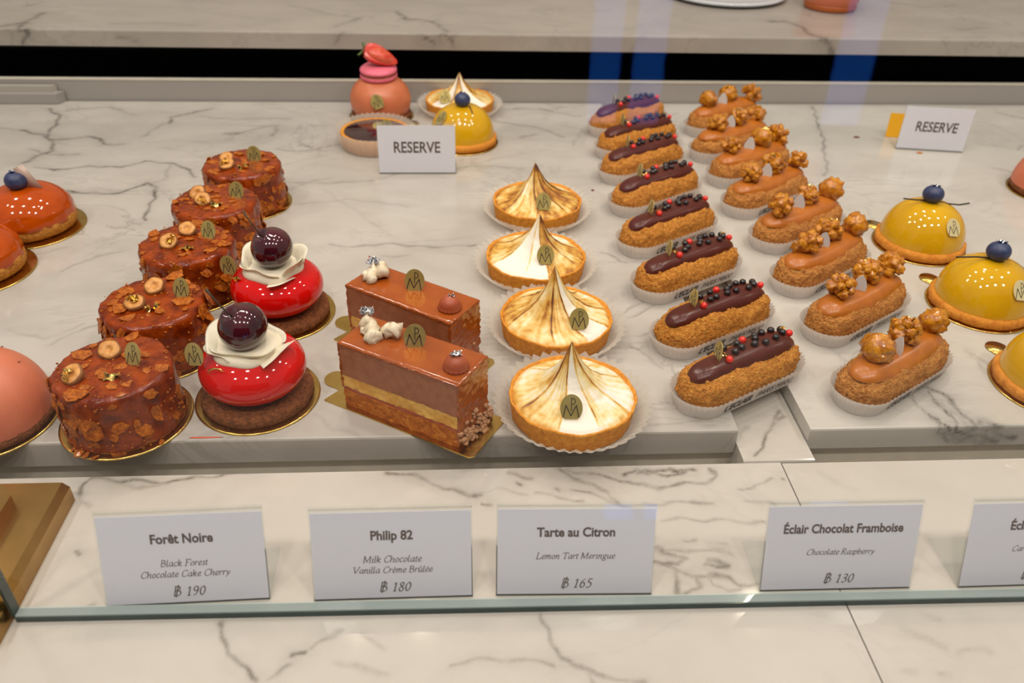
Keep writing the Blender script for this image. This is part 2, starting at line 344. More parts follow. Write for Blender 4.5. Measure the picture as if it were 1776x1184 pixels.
VC = [([(-0.224,0.351),(-0.225,0.36),(-0.223,0.364),(-0.21,0.365),(-0.19,0.364),(-0.177,0.363),(-0.157,0.365),(-0.126,0.367)],1.8,0.7),
([(-0.203,0.363),(-0.192,0.358),(-0.182,0.361)],2.5,0.35),
([(-0.224,0.349),(-0.216,0.346)],4,0.3),
([(-0.211,0.308),(-0.209,0.306)],1.2,0.9),
([(-0.191,0.271),(-0.192,0.274),(-0.188,0.278)],1.2,0.5),
([(-0.124,0.262),(-0.12,0.254),(-0.117,0.247),(-0.114,0.242),(-0.105,0.233),(-0.099,0.228)],2,0.6),
([(-0.112,0.239),(-0.103,0.232)],2,0.5),
([(-0.084,0.236),(-0.092,0.229)],2,0.4),
([(-0.05,0.366),(-0.037,0.363),(-0.026,0.357),(-0.012,0.35),(0.003,0.347),(0.01,0.347)],1.5,0.6),
([(-0.041,0.366),(-0.032,0.361)],2.5,0.4),
([(0.011,0.34),(0.015,0.338)],1.6,0.6),
([(-0.082,0.241),(-0.077,0.241)],1.6,0.8),
([(-0.065,0.254),(-0.069,0.25),(-0.074,0.244)],2.5,0.35),
([(-0.055,0.252),(-0.049,0.247),(-0.043,0.245)],2.5,0.3),
([(-0.089,0.23),(-0.085,0.236)],2.5,0.35),
([(-0.063,0.238),(-0.052,0.234),(-0.039,0.233)],2.5,0.25),
([(-0.007,0.235),(0.01,0.236),(0.026,0.233),(0.042,0.232)],2,0.35),
([(0.039,0.26),(0.04,0.253),(0.041,0.245),(0.045,0.238),(0.051,0.233)],2,0.5),
([(0.051,0.232),(0.058,0.229),(0.066,0.227),(0.081,0.222)],1.8,0.5),
([(0.057,0.231),(0.06,0.223)],2,0.35),
([(0.002,0.236),(0.021,0.234),(0.041,0.232)],2,0.3),
([(0.025,0.364),(0.039,0.36)],1.5,0.5),
([(0.058,0.366),(0.07,0.354),(0.085,0.343),(0.088,0.335)],1.3,0.55),
([(0.062,0.366),(0.08,0.357),(0.098,0.35),(0.113,0.349),(0.133,0.352),(0.148,0.354),(0.151,0.359),(0.148,0.365)],1.3,0.6),
([(0.094,0.358),(0.103,0.361),(0.109,0.358),(0.117,0.361),(0.126,0.364),(0.132,0.361),(0.14,0.363)],1.6,0.85),
([(0.102,0.358),(0.112,0.36),(0.123,0.358),(0.136,0.36)],1.5,0.7),
([(0.038,0.346),(0.054,0.34),(0.068,0.336)],1.3,0.45),
([(0.064,0.347),(0.078,0.341),(0.088,0.335),(0.092,0.333)],1.3,0.5),
([(0.103,0.336),(0.119,0.337),(0.136,0.337),(0.146,0.334)],1.3,0.45),
([(0.004,0.347),(0.018,0.351),(0.033,0.346)],1.5,0.3),
([(0.029,0.356),(0.03,0.355)],1.2,0.8),
([(0.053,0.348),(0.055,0.347)],1,0.8),
([(0.109,0.323),(0.123,0.323),(0.136,0.32),(0.169,0.317)],1.3,0.35),
([(0.162,0.335),(0.178,0.33)],1.3,0.35),
([(0.104,0.302),(0.106,0.296),(0.113,0.293),(0.118,0.293),(0.113,0.289),(0.106,0.288),(0.103,0.291)],1.7,0.5),
([(0.129,0.291),(0.135,0.29),(0.14,0.289),(0.133,0.287),(0.128,0.289)],2,0.6),
([(0.106,0.288),(0.112,0.285),(0.118,0.282),(0.126,0.282),(0.139,0.282),(0.142,0.278),(0.148,0.276),(0.155,0.277)],1.6,0.55),
([(0.111,0.283),(0.11,0.275),(0.111,0.271),(0.12,0.276),(0.12,0.281)],1.6,0.5),
([(0.126,0.281),(0.127,0.276),(0.134,0.274),(0.141,0.276)],1.6,0.45),
([(0.106,0.298),(0.122,0.298),(0.144,0.297)],1.6,0.35),
([(0.119,0.305),(0.127,0.306)],1.6,0.35),
([(0.141,0.301),(0.146,0.302)],1.6,0.35),
([(0.162,0.344),(0.176,0.348),(0.185,0.351)],1.3,0.4),
([(0.192,0.351),(0.193,0.351)],1,0.8)]
VCR = [([(0.217,0.247),(0.222,0.243),(0.23,0.238),(0.236,0.234)],3,0.25),
([(0.242,0.23),(0.251,0.231),(0.258,0.23)],3,0.22),
([(0.223,0.219),(0.227,0.219)],2,0.4),
([(0.207,0.223),(0.212,0.221)],2.5,0.25),
([(0.217,0.355),(0.23,0.343)],3,0.12),
([(0.236,0.254),(0.242,0.253)],3,0.2)]
VB = [([(-0.527,1.01),(-0.513,1.024),(-0.507,1.046),(-0.505,1.074)],5,0.7),
([(-0.508,1.003),(-0.509,1.011),(-0.509,1.024)],5,0.8),
([(-0.506,1.0),(-0.496,0.999),(-0.499,0.992),(-0.507,0.983)],4,0.8),
([(-0.085,1.102),(-0.068,1.064),(-0.044,1.06),(-0.025,1.038),(-0.015,1.007)],5,0.6),
([(-0.149,1.024),(-0.14,1.043),(-0.124,1.071)],5,0.35),
([(-0.047,0.998),(-0.038,0.992),(-0.032,0.985)],3,0.6),
([(-0.027,0.989),(-0.027,0.995),(-0.02,0.999),(-0.011,0.994),(-0.008,0.984)],3,0.6),
([(-0.137,1.001),(-0.145,0.986)],3,0.35),
([(-0.397,0.995),(-0.375,0.985)],3,0.35),
([(-0.142,0.993),(-0.135,1.0)],3,0.4),
([(0.388,1.078),(0.412,1.079),(0.417,1.064),(0.426,1.049),(0.42,1.02),(0.434,0.996)],5,0.75),
([(0.436,0.998),(0.441,0.991),(0.448,0.982)],6,0.85),
([(0.595,1.189),(0.633,1.163),(0.683,1.175)],4,0.35),
([(0.624,1.042),(0.665,1.058)],5,0.3),
([(-0.41,1.023),(-0.36,1.034),(-0.311,1.018)],5,0.2),
([(-0.544,1.101),(-0.529,1.122)],5,0.5),
([(-0.221,1.126),(-0.14,1.07)],5,0.25)]

# ---------------------------------------------------------------- marble with veins
def vein_field(X, Y, veins):
    out = np.zeros_like(X)
    wx = X + .0018*np.sin(X*95+Y*40) + .0010*np.sin(Y*260+X*70) + .0005*np.sin(X*610-Y*350)
    wy = Y + .0018*np.sin(Y*80-X*55) + .0010*np.sin(X*230-Y*90) + .0005*np.sin(Y*570+X*330)
    br = .75+.25*np.sin(X*170+1.3*np.sin(Y*120))*np.cos(Y*150+X*30)
    for pts, wmm, st in veins:
        wd = max(wmm*.00060, .0013); P = np.array(pts); d = np.full(X.shape, 9.0)
        lo = P.min(0)-.03; hi = P.max(0)+.03
        k = (X > lo[0]) & (X < hi[0]) & (Y > lo[1]) & (Y < hi[1])
        if not k.any(): continue
        x = wx[k]; y = wy[k]; dd = np.full(x.shape, 9.0)
        for a, b in zip(P[:-1], P[1:]):
            e = b-a; L = (e**2).sum()+1e-12; t = np.clip(((x-a[0])*e[0]+(y-a[1])*e[1])/L, 0, 1)
            dd = np.minimum(dd, np.hypot(x-a[0]-t*e[0], y-a[1]-t*e[1]))
        out[k] = np.maximum(out[k], min(1, 1.35*st)*br[k]*np.exp(-(dd/wd)**2)) + .16*st*np.exp(-(dd/(wd*5))**2)
    return np.clip(out, 0, 1)
def slab(name, x0, x1, y0, y1, z0, z1, mat, veins, res, label, cat, bev=.0015, res_y=None, group=None):
    """a marble slab: fine grid on top and front (the veins run over the edge), plain other sides, eased edges"""
    nx = max(2, int((x1-x0)/res)); ny = max(2, int((y1-y0)/(res_y or res)))
    xs = np.linspace(x0, x1, nx+1); V = []; vy = []
    ys = np.linspace(y0+bev, y1, ny+1); zs = np.linspace(z0, z1-bev, max(2, int((z1-z0)/res))+1)
    rows = [(y0, z) for z in zs] + [(y0+bev*.3, z1-bev*.3)] + [(y, z1) for y in ys]
    un = [y0+(z-z1) for z in zs] + [y0] + list(ys)
    R = np.array(rows); m = len(rows)
    XX = np.repeat(xs, m); YY = np.tile(R[:, 0], nx+1); ZZ = np.tile(R[:, 1], nx+1); UU = np.tile(np.array(un), nx+1)
    ve = vein_field(XX, UU, veins)
    co = np.stack([XX, YY, ZZ], 1)
    i = np.arange(nx)[:, None]; j = np.arange(m-1)[None, :]
    a = (i*m+j).ravel(); F = np.stack([a, a+m, a+m+1, a+1], 1)
    base = len(co); ex = np.array([(x0, y1, z0), (x1, y1, z0)])
    co = np.vstack([co, ex]); ve = np.append(ve, [0, 0])
    F = [tuple(q) for q in F.tolist()]
    L = [jj for jj in range(m)]; Rr = [nx*m+jj for jj in range(m)]
    F += [tuple(L+[base]), tuple(reversed(Rr+[base+1])), tuple([m-1+k*m for k in (0, nx)][::-1] + [base, base+1]) if False else (base, base+1, nx*m, 0)]
    F += [tuple([k*m+m-1 for k in range(nx+1)]+[base+1, base])]
    me = bpy.data.meshes.new(name); me.from_pydata(co.tolist(), [], F); me.materials.append(mat)
    at = me.attributes.new('vein', 'FLOAT', 'POINT'); at.data.foreach_set('value', ve.astype(np.float32)); me.update()
    return tag(link(name, me), label, cat, group)
XJ = 0.1953                                              # joint of the counter slabs
slab('display_shelf_slab', -0.75, 0.1712, 0.384, 0.992, -0.0185, 0.0, MAT['marble'], VS, .0014, 'wide grey-veined white marble shelf slab carrying the cakes and tarts', 'shelf')
slab('display_shelf_slab', 0.2175, 0.95, 0.384, 0.992, -0.0165, 0.0, MAT['marble_r'], VR, .0018, 'pale marble shelf slab carrying the caramel éclairs and yellow domes', 'shelf')
slab('marble_divider', 0.1716, 0.2168, 0.3672, 0.990, -0.030, -0.0105, MAT['marble_c'], VD, .0016, 'narrow marble divider strip between the two display slabs', 'divider')
slab('counter_slab', -0.60, XJ-.0004, 0.02, 0.3670, -0.045, -0.012, MAT['marble_c'], VC, .0011, 'long veined marble counter slab with most of the price cards', 'counter')
slab('counter_slab', XJ+.0004, 0.80, 0.02, 0.3662, -0.045, -0.012, MAT['marble_c'], VCR, .002, 'creamy marble counter slab beside the seam, under the éclair price card', 'counter')
slab('back_shelf', -0.95, 1.15, 1.000, 1.60, 0.060, 0.079, MAT['marble_b'], VB, .0035, 'thick raised marble shelf running along behind the display', 'shelf', bev=.002).matrix_basis = T(.06, 1, 0) @ RZ(-.6) @ T(-.06, -1, 0)
# steel trough wall under the slabs, with screw heads
t = thing('trough_panel', 'dull metal panel in the gap below the wide marble slab', 'panel', (-.2915, .3885, -.060))
part('sheet', MB().box(-.45, .4665, 0, .004, 0, .0405), MAT['steel'], t, smooth=False)
part('ledge', MB().box(-.45, .4665, -.0170, 0, 0.016, .019), MAT['steel_dark'], t, smooth=False)
t = thing('trough_panel', 'dull metal panel with screw heads below the pale marble slab', 'panel', (.58, .3885, -.060))
part('sheet', MB().box(-.36, .36, 0, .004, 0, .0425), MAT['steel'], t, smooth=False)
part('ledge', MB().box(-.36, .36, -.0170, 0, 0.016, .019), MAT['steel_dark'], t, smooth=False)
for x in (-.309, -.2776, .02):
    part('screw_head', MB().lathe([(.00001,-.004),(.0016,-.0036),(.0028,-.0018),(.003,0)], 16), MAT['steel'], t, M=T(x, 0, .0335) @ RX(-90) @ Matrix.Diagonal((1,1,-1,1)))
# back: grey rail, small ledge, dark void painted as black panels
t = thing('back_rail', 'grey metal upstand rail along the back of the marble shelf', 'rail', (.1, .994, -.02))
part('upstand', MB().box(-1.0, 1.0, 0, .0045, 0, .0445), MAT['rail'], t, smooth=False)
part('cap', MB().box(-1.0, 1.0, -.0006, .006, .0445, .0460), MAT['steel'], t, smooth=False)
t = thing('metal_ledge', 'small grey metal ledge fixed on the rail at the slab corner', 'ledge', (-.62, .992, 0))
b = MB(); b.prism([(-.16, 0), (-.16,-.012), (.147,-.012), (.152, 0)], .0005, .012); part('block', b, MAT['rail'], t, smooth=False)
b = MB(); b.prism([(-.16, 0), (-.16,-.006), (.141,-.006), (.145, 0)], .012, .0195); part('lip', b, MAT['steel_dark'], t, smooth=False)
t = thing('recess_panel', 'black recessed panel behind the rail under the raised shelf', 'panel', (.1, 1.08, -.03))
part('back', MB().box(-1.05, 1.05, 0, .01, 0, .0895), MAT['black'], t, smooth=False)
part('bottom', MB().box(-1.05, 1.05, -.075, 0, 0, .004), MAT['black'], t, smooth=False)
part('soffit', MB().box(-1.05, 1.05, -.070, 0, .086, .0895), MAT['black'], t, smooth=False)
o = part('wall_back', MB().box(-1.3, 1.9, 1.64, 1.68, -1.0, 1.2), simple('wall_paint', (.45,.40,.33), .7), None, smooth=False); o['kind'] = 'structure'
# brass corner block and the front glass
t = thing('brass_block', 'brass corner block with stepped top where the front glass ends', 'frame', (-.2245, .25, -.012))
b = MB(); prof = [(-.12, 0), (0, 0), (0, .0105), (-.0035, .0140), (-.12, .0140)]
n = len(prof); V = [(x, 0, z) for x, z in prof] + [(x, .0985, z) for x, z in prof]
b.add(V, [tuple(range(n)), tuple(reversed(range(n, 2*n)))] + [(i, n+i, n+(i+1) % n, (i+1) % n) for i in range(n)])
part('body', b, MAT['brass'], t, smooth=False)
b = MB(); b.prism([(-.12, .006), (-.022, .006), (-.022, .082), (-.03, .09), (-.12, .09)], .0140, .0215); part('raised_step', b, MAT['brass'], t, smooth=False)
t = thing('front_glass', 'clear upright front glass pane with a green lower edge', 'glass', (-.2215, .2660, -.012), -.72)
part('pane', MB().box(0, .95, 0, .0052, .0046, .46), MAT['glass'], t, smooth=False)
part('lower_edge', MB().box(-.0004, .9504, -.0002, .0054, 0.0001, .0036), MAT['glass_edge'], t, smooth=False)
part('side_edge', MB().box(-.0016, -.0001, -.0001, .0053, .0040, .46), MAT['glass_edge'], t, smooth=False)
part('bevel', MB().box(0, .95, 0, .0052, .0036, .0046), MAT['glass_bevel'], t, smooth=False)
# a small pen-drawn italic for the cards: skeleton strokes (s = smooth, l = straight) drawn with a slanted broad nib
_G = {
'a':(.46,'s.36,.38 .26,.42 .12,.33 .06,.14 .12,.02 .22,.04 .33,.20|s.38,.42 .34,.10 .37,.01 .45,.06'),
'b':(.42,'s.10,.70 .06,.10 .14,.01 .26,.06 .34,.22 .30,.38 .20,.40 .09,.26'),
'c':(.37,'s.32,.34 .28,.41 .18,.41 .07,.26 .07,.09 .16,0 .27,.05 .34,.12'),
'e':(.37,'s.07,.17 .22,.22 .31,.32 .25,.42 .14,.38 .06,.20 .09,.05 .18,0 .28,.05 .34,.12'),
'g':(.43,'s.33,.39 .22,.42 .11,.34 .11,.22 .20,.17 .30,.24 .31,.36 .42,.40|s.16,.18 .10,.10 .20,.04 .32,-.04 .28,-.18 .13,-.21 .03,-.14 .08,-.03 .18,.04'),
'h':(.43,'l.10,.70 .05,0|s.07,.20 .18,.37 .27,.42 .33,.35 .29,.08 .33,0 .40,.05'),
'i':(.22,'s.04,.34 .11,.42 .09,.30 .07,.06 .11,0 .18,.06|l.12,.57 .13,.61'),
'k':(.42,'l.10,.70 .05,0|s.07,.20 .20,.38 .28,.42 .31,.34 .22,.23 .09,.20|s.16,.21 .26,.04 .32,0 .40,.06'),
'l':(.21,'s.10,.70 .06,.10 .10,0 .17,.05'),
'm':(.60,'s.03,.34 .10,.42 .08,.24 .05,0|s.07,.2 .17,.38 .25,.42 .28,.34 .24,0|s.26,.2 .36,.38 .44,.42 .48,.34 .45,.08 .49,0 .56,.05'),
'n':(.43,'s.03,.34 .10,.42 .08,.24 .05,0|s.07,.2 .18,.38 .27,.42 .32,.34 .28,.08 .32,0 .39,.05'),
'o':(.40,'s.20,.42 .08,.30 .06,.12 .15,0 .28,.08 .33,.26 .28,.40 .20,.42'),
'p':(.42,'s.03,.34 .11,.42 .08,.2 .02,-.22|s.08,.2 .18,.38 .28,.42 .36,.30 .32,.10 .20,0 .07,.07'),
'r':(.32,'s.03,.34 .10,.42 .08,.24 .05,0|s.07,.22 .16,.37 .25,.42 .31,.38'),
's':(.29,'s.25,.36 .18,.42 .10,.36 .14,.25 .21,.16 .18,.03 .09,0 .02,.06'),
't':(.25,'s.13,.55 .08,.12 .11,0 .20,.06|l.03,.40 .22,.41'),
'u':(.46,'s.03,.34 .10,.42 .07,.12 .11,0 .21,.06 .32,.22|s.37,.42 .33,.08 .37,0 .44,.06'),
'y':(.40,'s.03,.36 .10,.42 .13,.25 .17,.02|s.37,.42 .30,.2 .17,.02 .06,-.16 -.02,-.2'),
'B':(.52,'l.12,.66 .06,0|s.05,.66 .26,.67 .38,.58 .34,.42 .12,.36|s.12,.36 .34,.35 .44,.22 .36,.04 .18,0 .02,0'),
'C':(.58,'s.56,.52 .52,.62 .40,.67 .20,.56 .08,.30 .12,.08 .28,-.01 .44,.05 .53,.16'),
'F':(.48,'l.16,.66 .08,0|l.06,.66 .50,.66 .49,.53|l.13,.35 .36,.35|l0,0 .17,0'),
'L':(.52,'l.16,.66 .08,0|l.06,.66 .26,.66|l0,0 .44,0 .48,.14'),
'M':(.78,'l.12,.66 .06,0|l.13,.66 .33,.05 .64,.66|l.66,.66 .62,0|l0,0 .13,0|l.54,0 .70,0|l.04,.66 .13,.66'),
'P':(.52,'l.12,.66 .06,0|s.05,.66 .28,.67 .42,.54 .34,.34 .12,.31|l0,0 .16,0'),
'R':(.56,'l.12,.66 .06,0|s.05,.66 .28,.67 .40,.56 .34,.38 .12,.34|s.22,.34 .36,.12 .46,0 .54,.02|l0,0 .14,0'),
'T':(.56,'l.32,.66 .26,0|l.06,.53 .09,.66 .58,.66 .56,.53|l.17,0 .36,0'),
'V':(.58,'l.08,.66 .22,0 .58,.66|l0,.66 .18,.66|l.48,.66 .66,.66'),
'0':(.44,'s.24,.62 .10,.46 .07,.20 .16,0 .30,.12 .36,.40 .31,.58 .24,.62'),
'1':(.38,'l.10,.50 .24,.62 .17,0|l.08,0 .27,0'),
'3':(.42,'s.12,.54 .24,.62 .34,.53 .28,.38 .17,.34 .30,.28 .32,.12 .18,0 .05,.05'),
'5':(.43,'l.40,.62 .18,.62 .13,.36|s.13,.36 .26,.37 .34,.24 .28,.06 .15,-.01 .05,.04'),
'6':(.43,'s.36,.62 .20,.50 .08,.24 .12,.03 .24,.01 .34,.16 .30,.34 .20,.36 .09,.24'),
'8':(.43,'s.22,.34 .34,.46 .30,.60 .18,.60 .13,.48 .24,.33 .34,.18 .28,.02 .13,0 .07,.14 .22,.34'),
'9':(.43,'s.33,.40 .22,.30 .11,.38 .13,.55 .25,.62 .35,.54 .33,.28 .20,.06 .08,0'),
}
_G['฿'] = (.54, _G['B'][1]+'|l.28,.77 .16,-.11'); _G['è'] = (.37, _G['e'][1]+'|l.16,.60 .25,.50'); _G['é'] = (.37, _G['e'][1]+'|l.20,.50 .30,.60'); _G['û'] = (.46, _G['u'][1]+'|l.12,.50 .22,.60 .30,.50')
def script_mesh(body, width, mat, wmin=.046, wmax=.096):
    b = MB(); x0 = 0.0
    for ch in body:
        if ch == ' ': x0 += .24; continue
        adv, spec = _G[ch]
        for st in spec.split('|'):
            P = [tuple(float(q) for q in p.split(',')) for p in st[1:].split(' ')]
            if st[0] == 's':
                Q = []
                E = [P[0]]+P+[P[-1]]
                for i in range(1, len(E)-2):
                    p0, p1, p2, p3 = (Vector(E[i-1]), Vector(E[i]), Vector(E[i+1]), Vector(E[i+2]))
                    for k in range(4):
                        t = k/4; Q.append(.5*((2*p1)+(p2-p0)*t+(2*p0-5*p1+4*p2-p3)*t*t+(3*p1-p0-3*p2+p3)*t**3))
                runs = [Q+[Vector(P[-1])]]
            else: runs = [[Vector(P[i]), Vector(P[i+1])] for i in range(len(P)-1)]
            for R_ in runs:
                R_ = [Vector((x0+p[0]+.14*p[1], p[1])) for p in R_]; V = []
                for i, p in enumerate(R_):
                    d = (R_[min(i+1, len(R_)-1)]-R_[max(i-1, 0)]).normalized(); w = wmin+(wmax-wmin)*abs(math.sin(math.atan2(d.y, d.x)-.55))
                    V += [(p.x-d.y*w/2, p.y+d.x*w/2, 0), (p.x+d.y*w/2, p.y-d.x*w/2, 0)]
                b.add(V, [(2*i, 2*i+1, 2*i+3, 2*i+2) for i in range(len(R_)-1)])
        x0 += adv
    s = width/x0; b.v = [((x-x0/2)*s, y*s, 0) for x, y, z in b.v]
    return b.mesh('lettering', mat, smooth=False)

# ---------------------------------------------------------------- shared small parts
def ell(n, a, b, cut=None):
    P = [(a*math.cos(2*math.pi*k/n), b*math.sin(2*math.pi*k/n)) for k in range(n)]
    return [(x, max(y, cut)) if cut is not None else (x, y) for x, y in P]
PW, PH = .0135, .0168
def plaque_mesh(mat):
    return MB().prism(ell(32, PW/2, PH/2, -PH*.40), -.0002, .0002).mesh('logo_plaque', mat, smooth=False)
PLQ = {k: plaque_mesh(MAT[k]) for k in ('plaque', 'plaque_pale')}
def stroke(mb, pts, w, z):
    for (x0, y0), (x1, y1) in zip(pts[:-1], pts[1:]):
        d = Vector((x1-x0, y1-y0)); L = d.length; d /= L; nx, ny = -d.y*w/2, d.x*w/2
        x0 -= d.x*w*.3; y0 -= d.y*w*.3; x1 += d.x*w*.3; y1 += d.y*w*.3
        mb.add([(x0+nx, y0+ny, z), (x0-nx, y0-ny, z), (x1-nx, y1-ny, z), (x1+nx, y1+ny, z)], [(0, 1, 2, 3)])
mg = MB(); S_ = lambda L: [(x*PW, y*PH) for x, y in L]
stroke(mg, S_([(-.36,-.33), (-.24, .10), (-.02,-.28), (.22, .10), (.33,-.33)]), .00062, .00026)
stroke(mg, S_([(0,-.10), (0, .36)]), .0005, .00026)
stroke(mg, S_([(0, .36)] + [(.02+.15*math.cos(a), .245+.115*math.sin(a)) for a in np.linspace(math.pi/2, -math.pi/2, 8)] + [(0, .13)]), .0005, .00026)
MONO = mg.mesh('monogram', MAT['ink'], smooth=False)
def plaque(parent, loc, nrm, up=(0,0,1), s=1.0, kind='plaque', spin=0, mono=True):
    p = link('logo_plaque', PLQ[kind], parent, face(loc, nrm, up) @ RZ(spin) @ Matrix.Scale(s, 4))
    if mono: link('monogram', MONO, p)
    return p
def board_mb(R, tab=None, th=.0011):
    b = MB(); b.lathe([(.00001, 0), (R, 0), (R+.0002, th*.5), (R, th), (R*.97, th), (.00001, th)], 72)
    if tab is not None:
        a = math.radians(tab); u = Vector((math.cos(a), math.sin(a))); v = Vector((-u.y, u.x)); P = []
        for k in range(13):
            q = -math.pi/2+math.pi*k/12; P.append(u*(R+.0075+.0080*math.cos(q)) + v*(.0080*math.sin(q)))
        P = [u*(R-.006)-v*.0060] + P + [u*(R-.006)+v*.0060]
        b.prism([(p.x, p.y) for p in P], .00005, th-.0001)
    return b
def leaf_mb(s, seed):                                     # a crumpled scrap of metal leaf
    random.seed(seed); o = rnd(0, 50)
    return MB().grid(lambda u, v: ((u-.5)*s*1.5*(1+.4*N3((v*3+o, 0, 0), 1)), (v-.5)*s*(1+.6*N3((u*3+o, 2, 0), 1)), s*.7*N3((u*3+o, v*3, o), 1)), 9, 7)
LEAF = {(k, i): leaf_mb(.0038, 90+i).mesh(k, MAT['goldleaf' if k == 'gold_leaf' else 'silverleaf'], smooth=False) for k in ('gold_leaf', 'silver_leaf') for i in range(3)}
def leaf(parent, kind, loc, s=1.0, i=0, rot=0, tilt=0): return link(kind, LEAF[(kind, i % 3)], parent, T(*loc) @ RZ(rot) @ RX(tilt) @ Matrix.Scale(s, 4))
def blueberry(parent, loc, r=.0083, tilt=(0, 0), silver=False):
    def mod(t, rr, z):
        return rr*(1+.015*math.sin(3*t)), z
    prof = [(.00001, -.88*r)] + [(r*math.sin(a)**.95, -r*.88*math.cos(a)) for a in np.linspace(.2, 2.55, 14)]
    b = MB(); b.lathe(prof+[(r*.40, r*.80), (r*.28, r*.66), (.00001, r*.62)], 32, mod)
    o = part('blueberry', b, MAT['blueberry'], parent, M=T(*loc) @ RX(tilt[0]) @ RY(tilt[1]))
    c = MB()
    for k in range(5):
        a = 2*math.pi*k/5; ca, sa = math.cos(a), math.sin(a)
        c.grid(lambda u, v: ((r*(.36+.16*v))*math.cos(a+(u-.5)*1.1*(1-v*.8)), (r*(.36+.16*v))*math.sin(a+(u-.5)*1.1*(1-v*.8)), r*(.78+.16*v)), 5, 4)
    part('crown', c, MAT['blueberry'], o)
    if silver: leaf(o, 'silver_leaf', (0, 0, r*.86), .8, 1)
    return o
def crumbs_mb(fn, n, s0, s1, seed):
    random.seed(seed); b = MB()
    for k in range(n):
        p, nrm = fn(); s = rnd(s0, s1)
        q = MB().ball(1, 1, lambda c: Vector((c.x*s*rnd(.7, 1.3), c.y*s*rnd(.7, 1.3), c.z*s*rnd(.6, 1.1))))
        q.xf(T(*p)); b.add(q.v, q.f)
    return b
# ---------------------------------------------------------------- fluted round paper case
def round_case(parent, r0, r1, h, n=44, amp=.0018):
    def mod(t, r, z):
        f = max(0, (r-r0*.96)/(r1-r0)) if r > r0*.96 else 0
        k = abs(((t*n/(2*math.pi)) % 1)-.5)*4-1
        return r+k*amp*min(1, f*1.2), z+k*.0006*min(1, f)
    prof = [(.00001, .0003), (r0*.9, .0003), (r0, .0006)] + [(r0+(r1-r0)*q, .0006+h*q**1.25) for q in (.2, .4, .6, .8, 1)]
    return part('paper_case', MB().lathe(prof, n*6, mod), MAT['caseP'], parent, smooth=False)
# ---------------------------------------------------------------- torched meringue tart
def meringue_tart(loc, rz, seed, label, group, angs, white, plq, tip=.060, tipoff=(0, 0), case=.0495, base_t=.35):
    t = thing('meringue_tart', label, 'tart', loc, 0, group); random.seed(seed)
    round_case(t, .0375, case, .0120)
    part('crust', MB().lathe([(.00001, .001), (.0375, .001), (.0384, .002), (.0400, .0145), (.0403, .0160), (.0398, .0166), (.0388, .0163), (.0382, .014), (.00001, .013)], 96,
         lambda a, r, z: (r+.00025*math.sin(a*9+seed)+.0002*math.sin(a*23), z+(.0004*math.sin(a*7+seed) if z > .0142 else 0))), MAT['crust'], t)
    A = sorted([math.radians(a) % (2*math.pi) for a in angs]); n = len(A); pet = [rnd(.15, .55) for _ in A]
    for wi in white: pet[wi % n] = -.25
    R = .0386; th = []
    xs = [0, .05, .12, .22, .36, .55, .75, .92, 1.0]; hs = [1, .88, .70, .50, .32, .17, .085, .035, .0]
    def pt(u, v):
        a = u*2*math.pi; r = v**1.15
        sw = .30*(1-r)**2+.06*math.sin(r*5+seed)
        aa = (a+sw) % (2*math.pi)
        k = max([i for i in range(n) if A[i] <= aa], default=n-1); a0 = A[k]; a1 = A[(k+1) % n]
        span = (a1-a0) % (2*math.pi); s = ((aa-a0) % (2*math.pi))/span
        rg = abs(2*s-1)**2.2
        amp = .0030*math.sin(math.pi*min(1, r**.75))*min(1.2, span)
        z = .0155+(tip-.0155)*interp(r, xs, hs)+amp*(rg-.35)+.0007*N3((r*3, aa*2, seed), 1)
        if r > .93: z -= (r-.93)/.07*.0012
        rr = r*R*(1+.012*math.sin(aa*5+seed)*(r > .5))
        dl = min(s, 1-s)*span*r*R                            # distance from a ridge in metres
        line = math.exp(-(dl/.00065)**2)*(.55+.45*N3((r*6, k, seed), 1))*min(1, r*6)*(1 if r < .8 else (1-r)*5)
        nz = N3((rr*math.cos(a)*1.0, rr*math.sin(a), seed*.1), 85)+.5*N3((rr*math.cos(a), rr*math.sin(a), seed), 240)
        strk = N3((s*9, r*1.4, k+seed), 1)
        tq = pet[k]*.9+base_t*.45+nz*.30+strk*.22+1.0*line+.40*math.exp(-(r/.10)**2)+.16*math.exp(-((r-1)/.05)**2)
        if pet[k] < 0: tq = -.05+1.05*line+.35*math.exp(-(r/.07)**2)+max(0, nz)*.22
        th.append(max(0, min(1, tq))); c, s2 = math.cos(a), math.sin(a); f = (1-r)**2
        return (rr*c+tipoff[0]*f, rr*s2+tipoff[1]*f, z)
    b = MB().grid(pt, 220, 56, True)
    part('meringue', b, MAT['meringue'], t, attr={'toast': th}, M=RZ(rz))
    x, y = plq; r = math.hypot(x, y)/R
    plaque(t, (x, y, .0155+(tip-.0155)*interp(r, xs, hs)+.0062), (x*.2-.06, -1, .50), (0, .3, 1))
    return t
GT = 'lemon meringue tarts in a row'
mt = [meringue_tart((.0675, .4040, 0), 8, 3, 'meringue tart beside the layered slice, with a clean white centre stripe', GT, [20, 75, 130, 200, 246, 285, 325], [4], (-.0045, -.0265), .0555, (-.003, .001), base_t=.2)]
mt.append(meringue_tart((.0660, .4940, 0), 0, 11, 'second meringue tart from the slab front edge, evenly golden with fine ridges', GT, [10, 60, 140, 200, 262, 300, 335], [5], (.0130, -.0225), .0560, (-.003, .001), base_t=.35))
mt.append(meringue_tart((.0580, .5830, 0), 0, 21, 'third meringue tart from the slab front edge, white with brown ridge lines', GT, [15, 80, 150, 205, 252, 283, 330], [4, 3], (.0055, -.022), .0520, (.002, .001), base_t=.25))
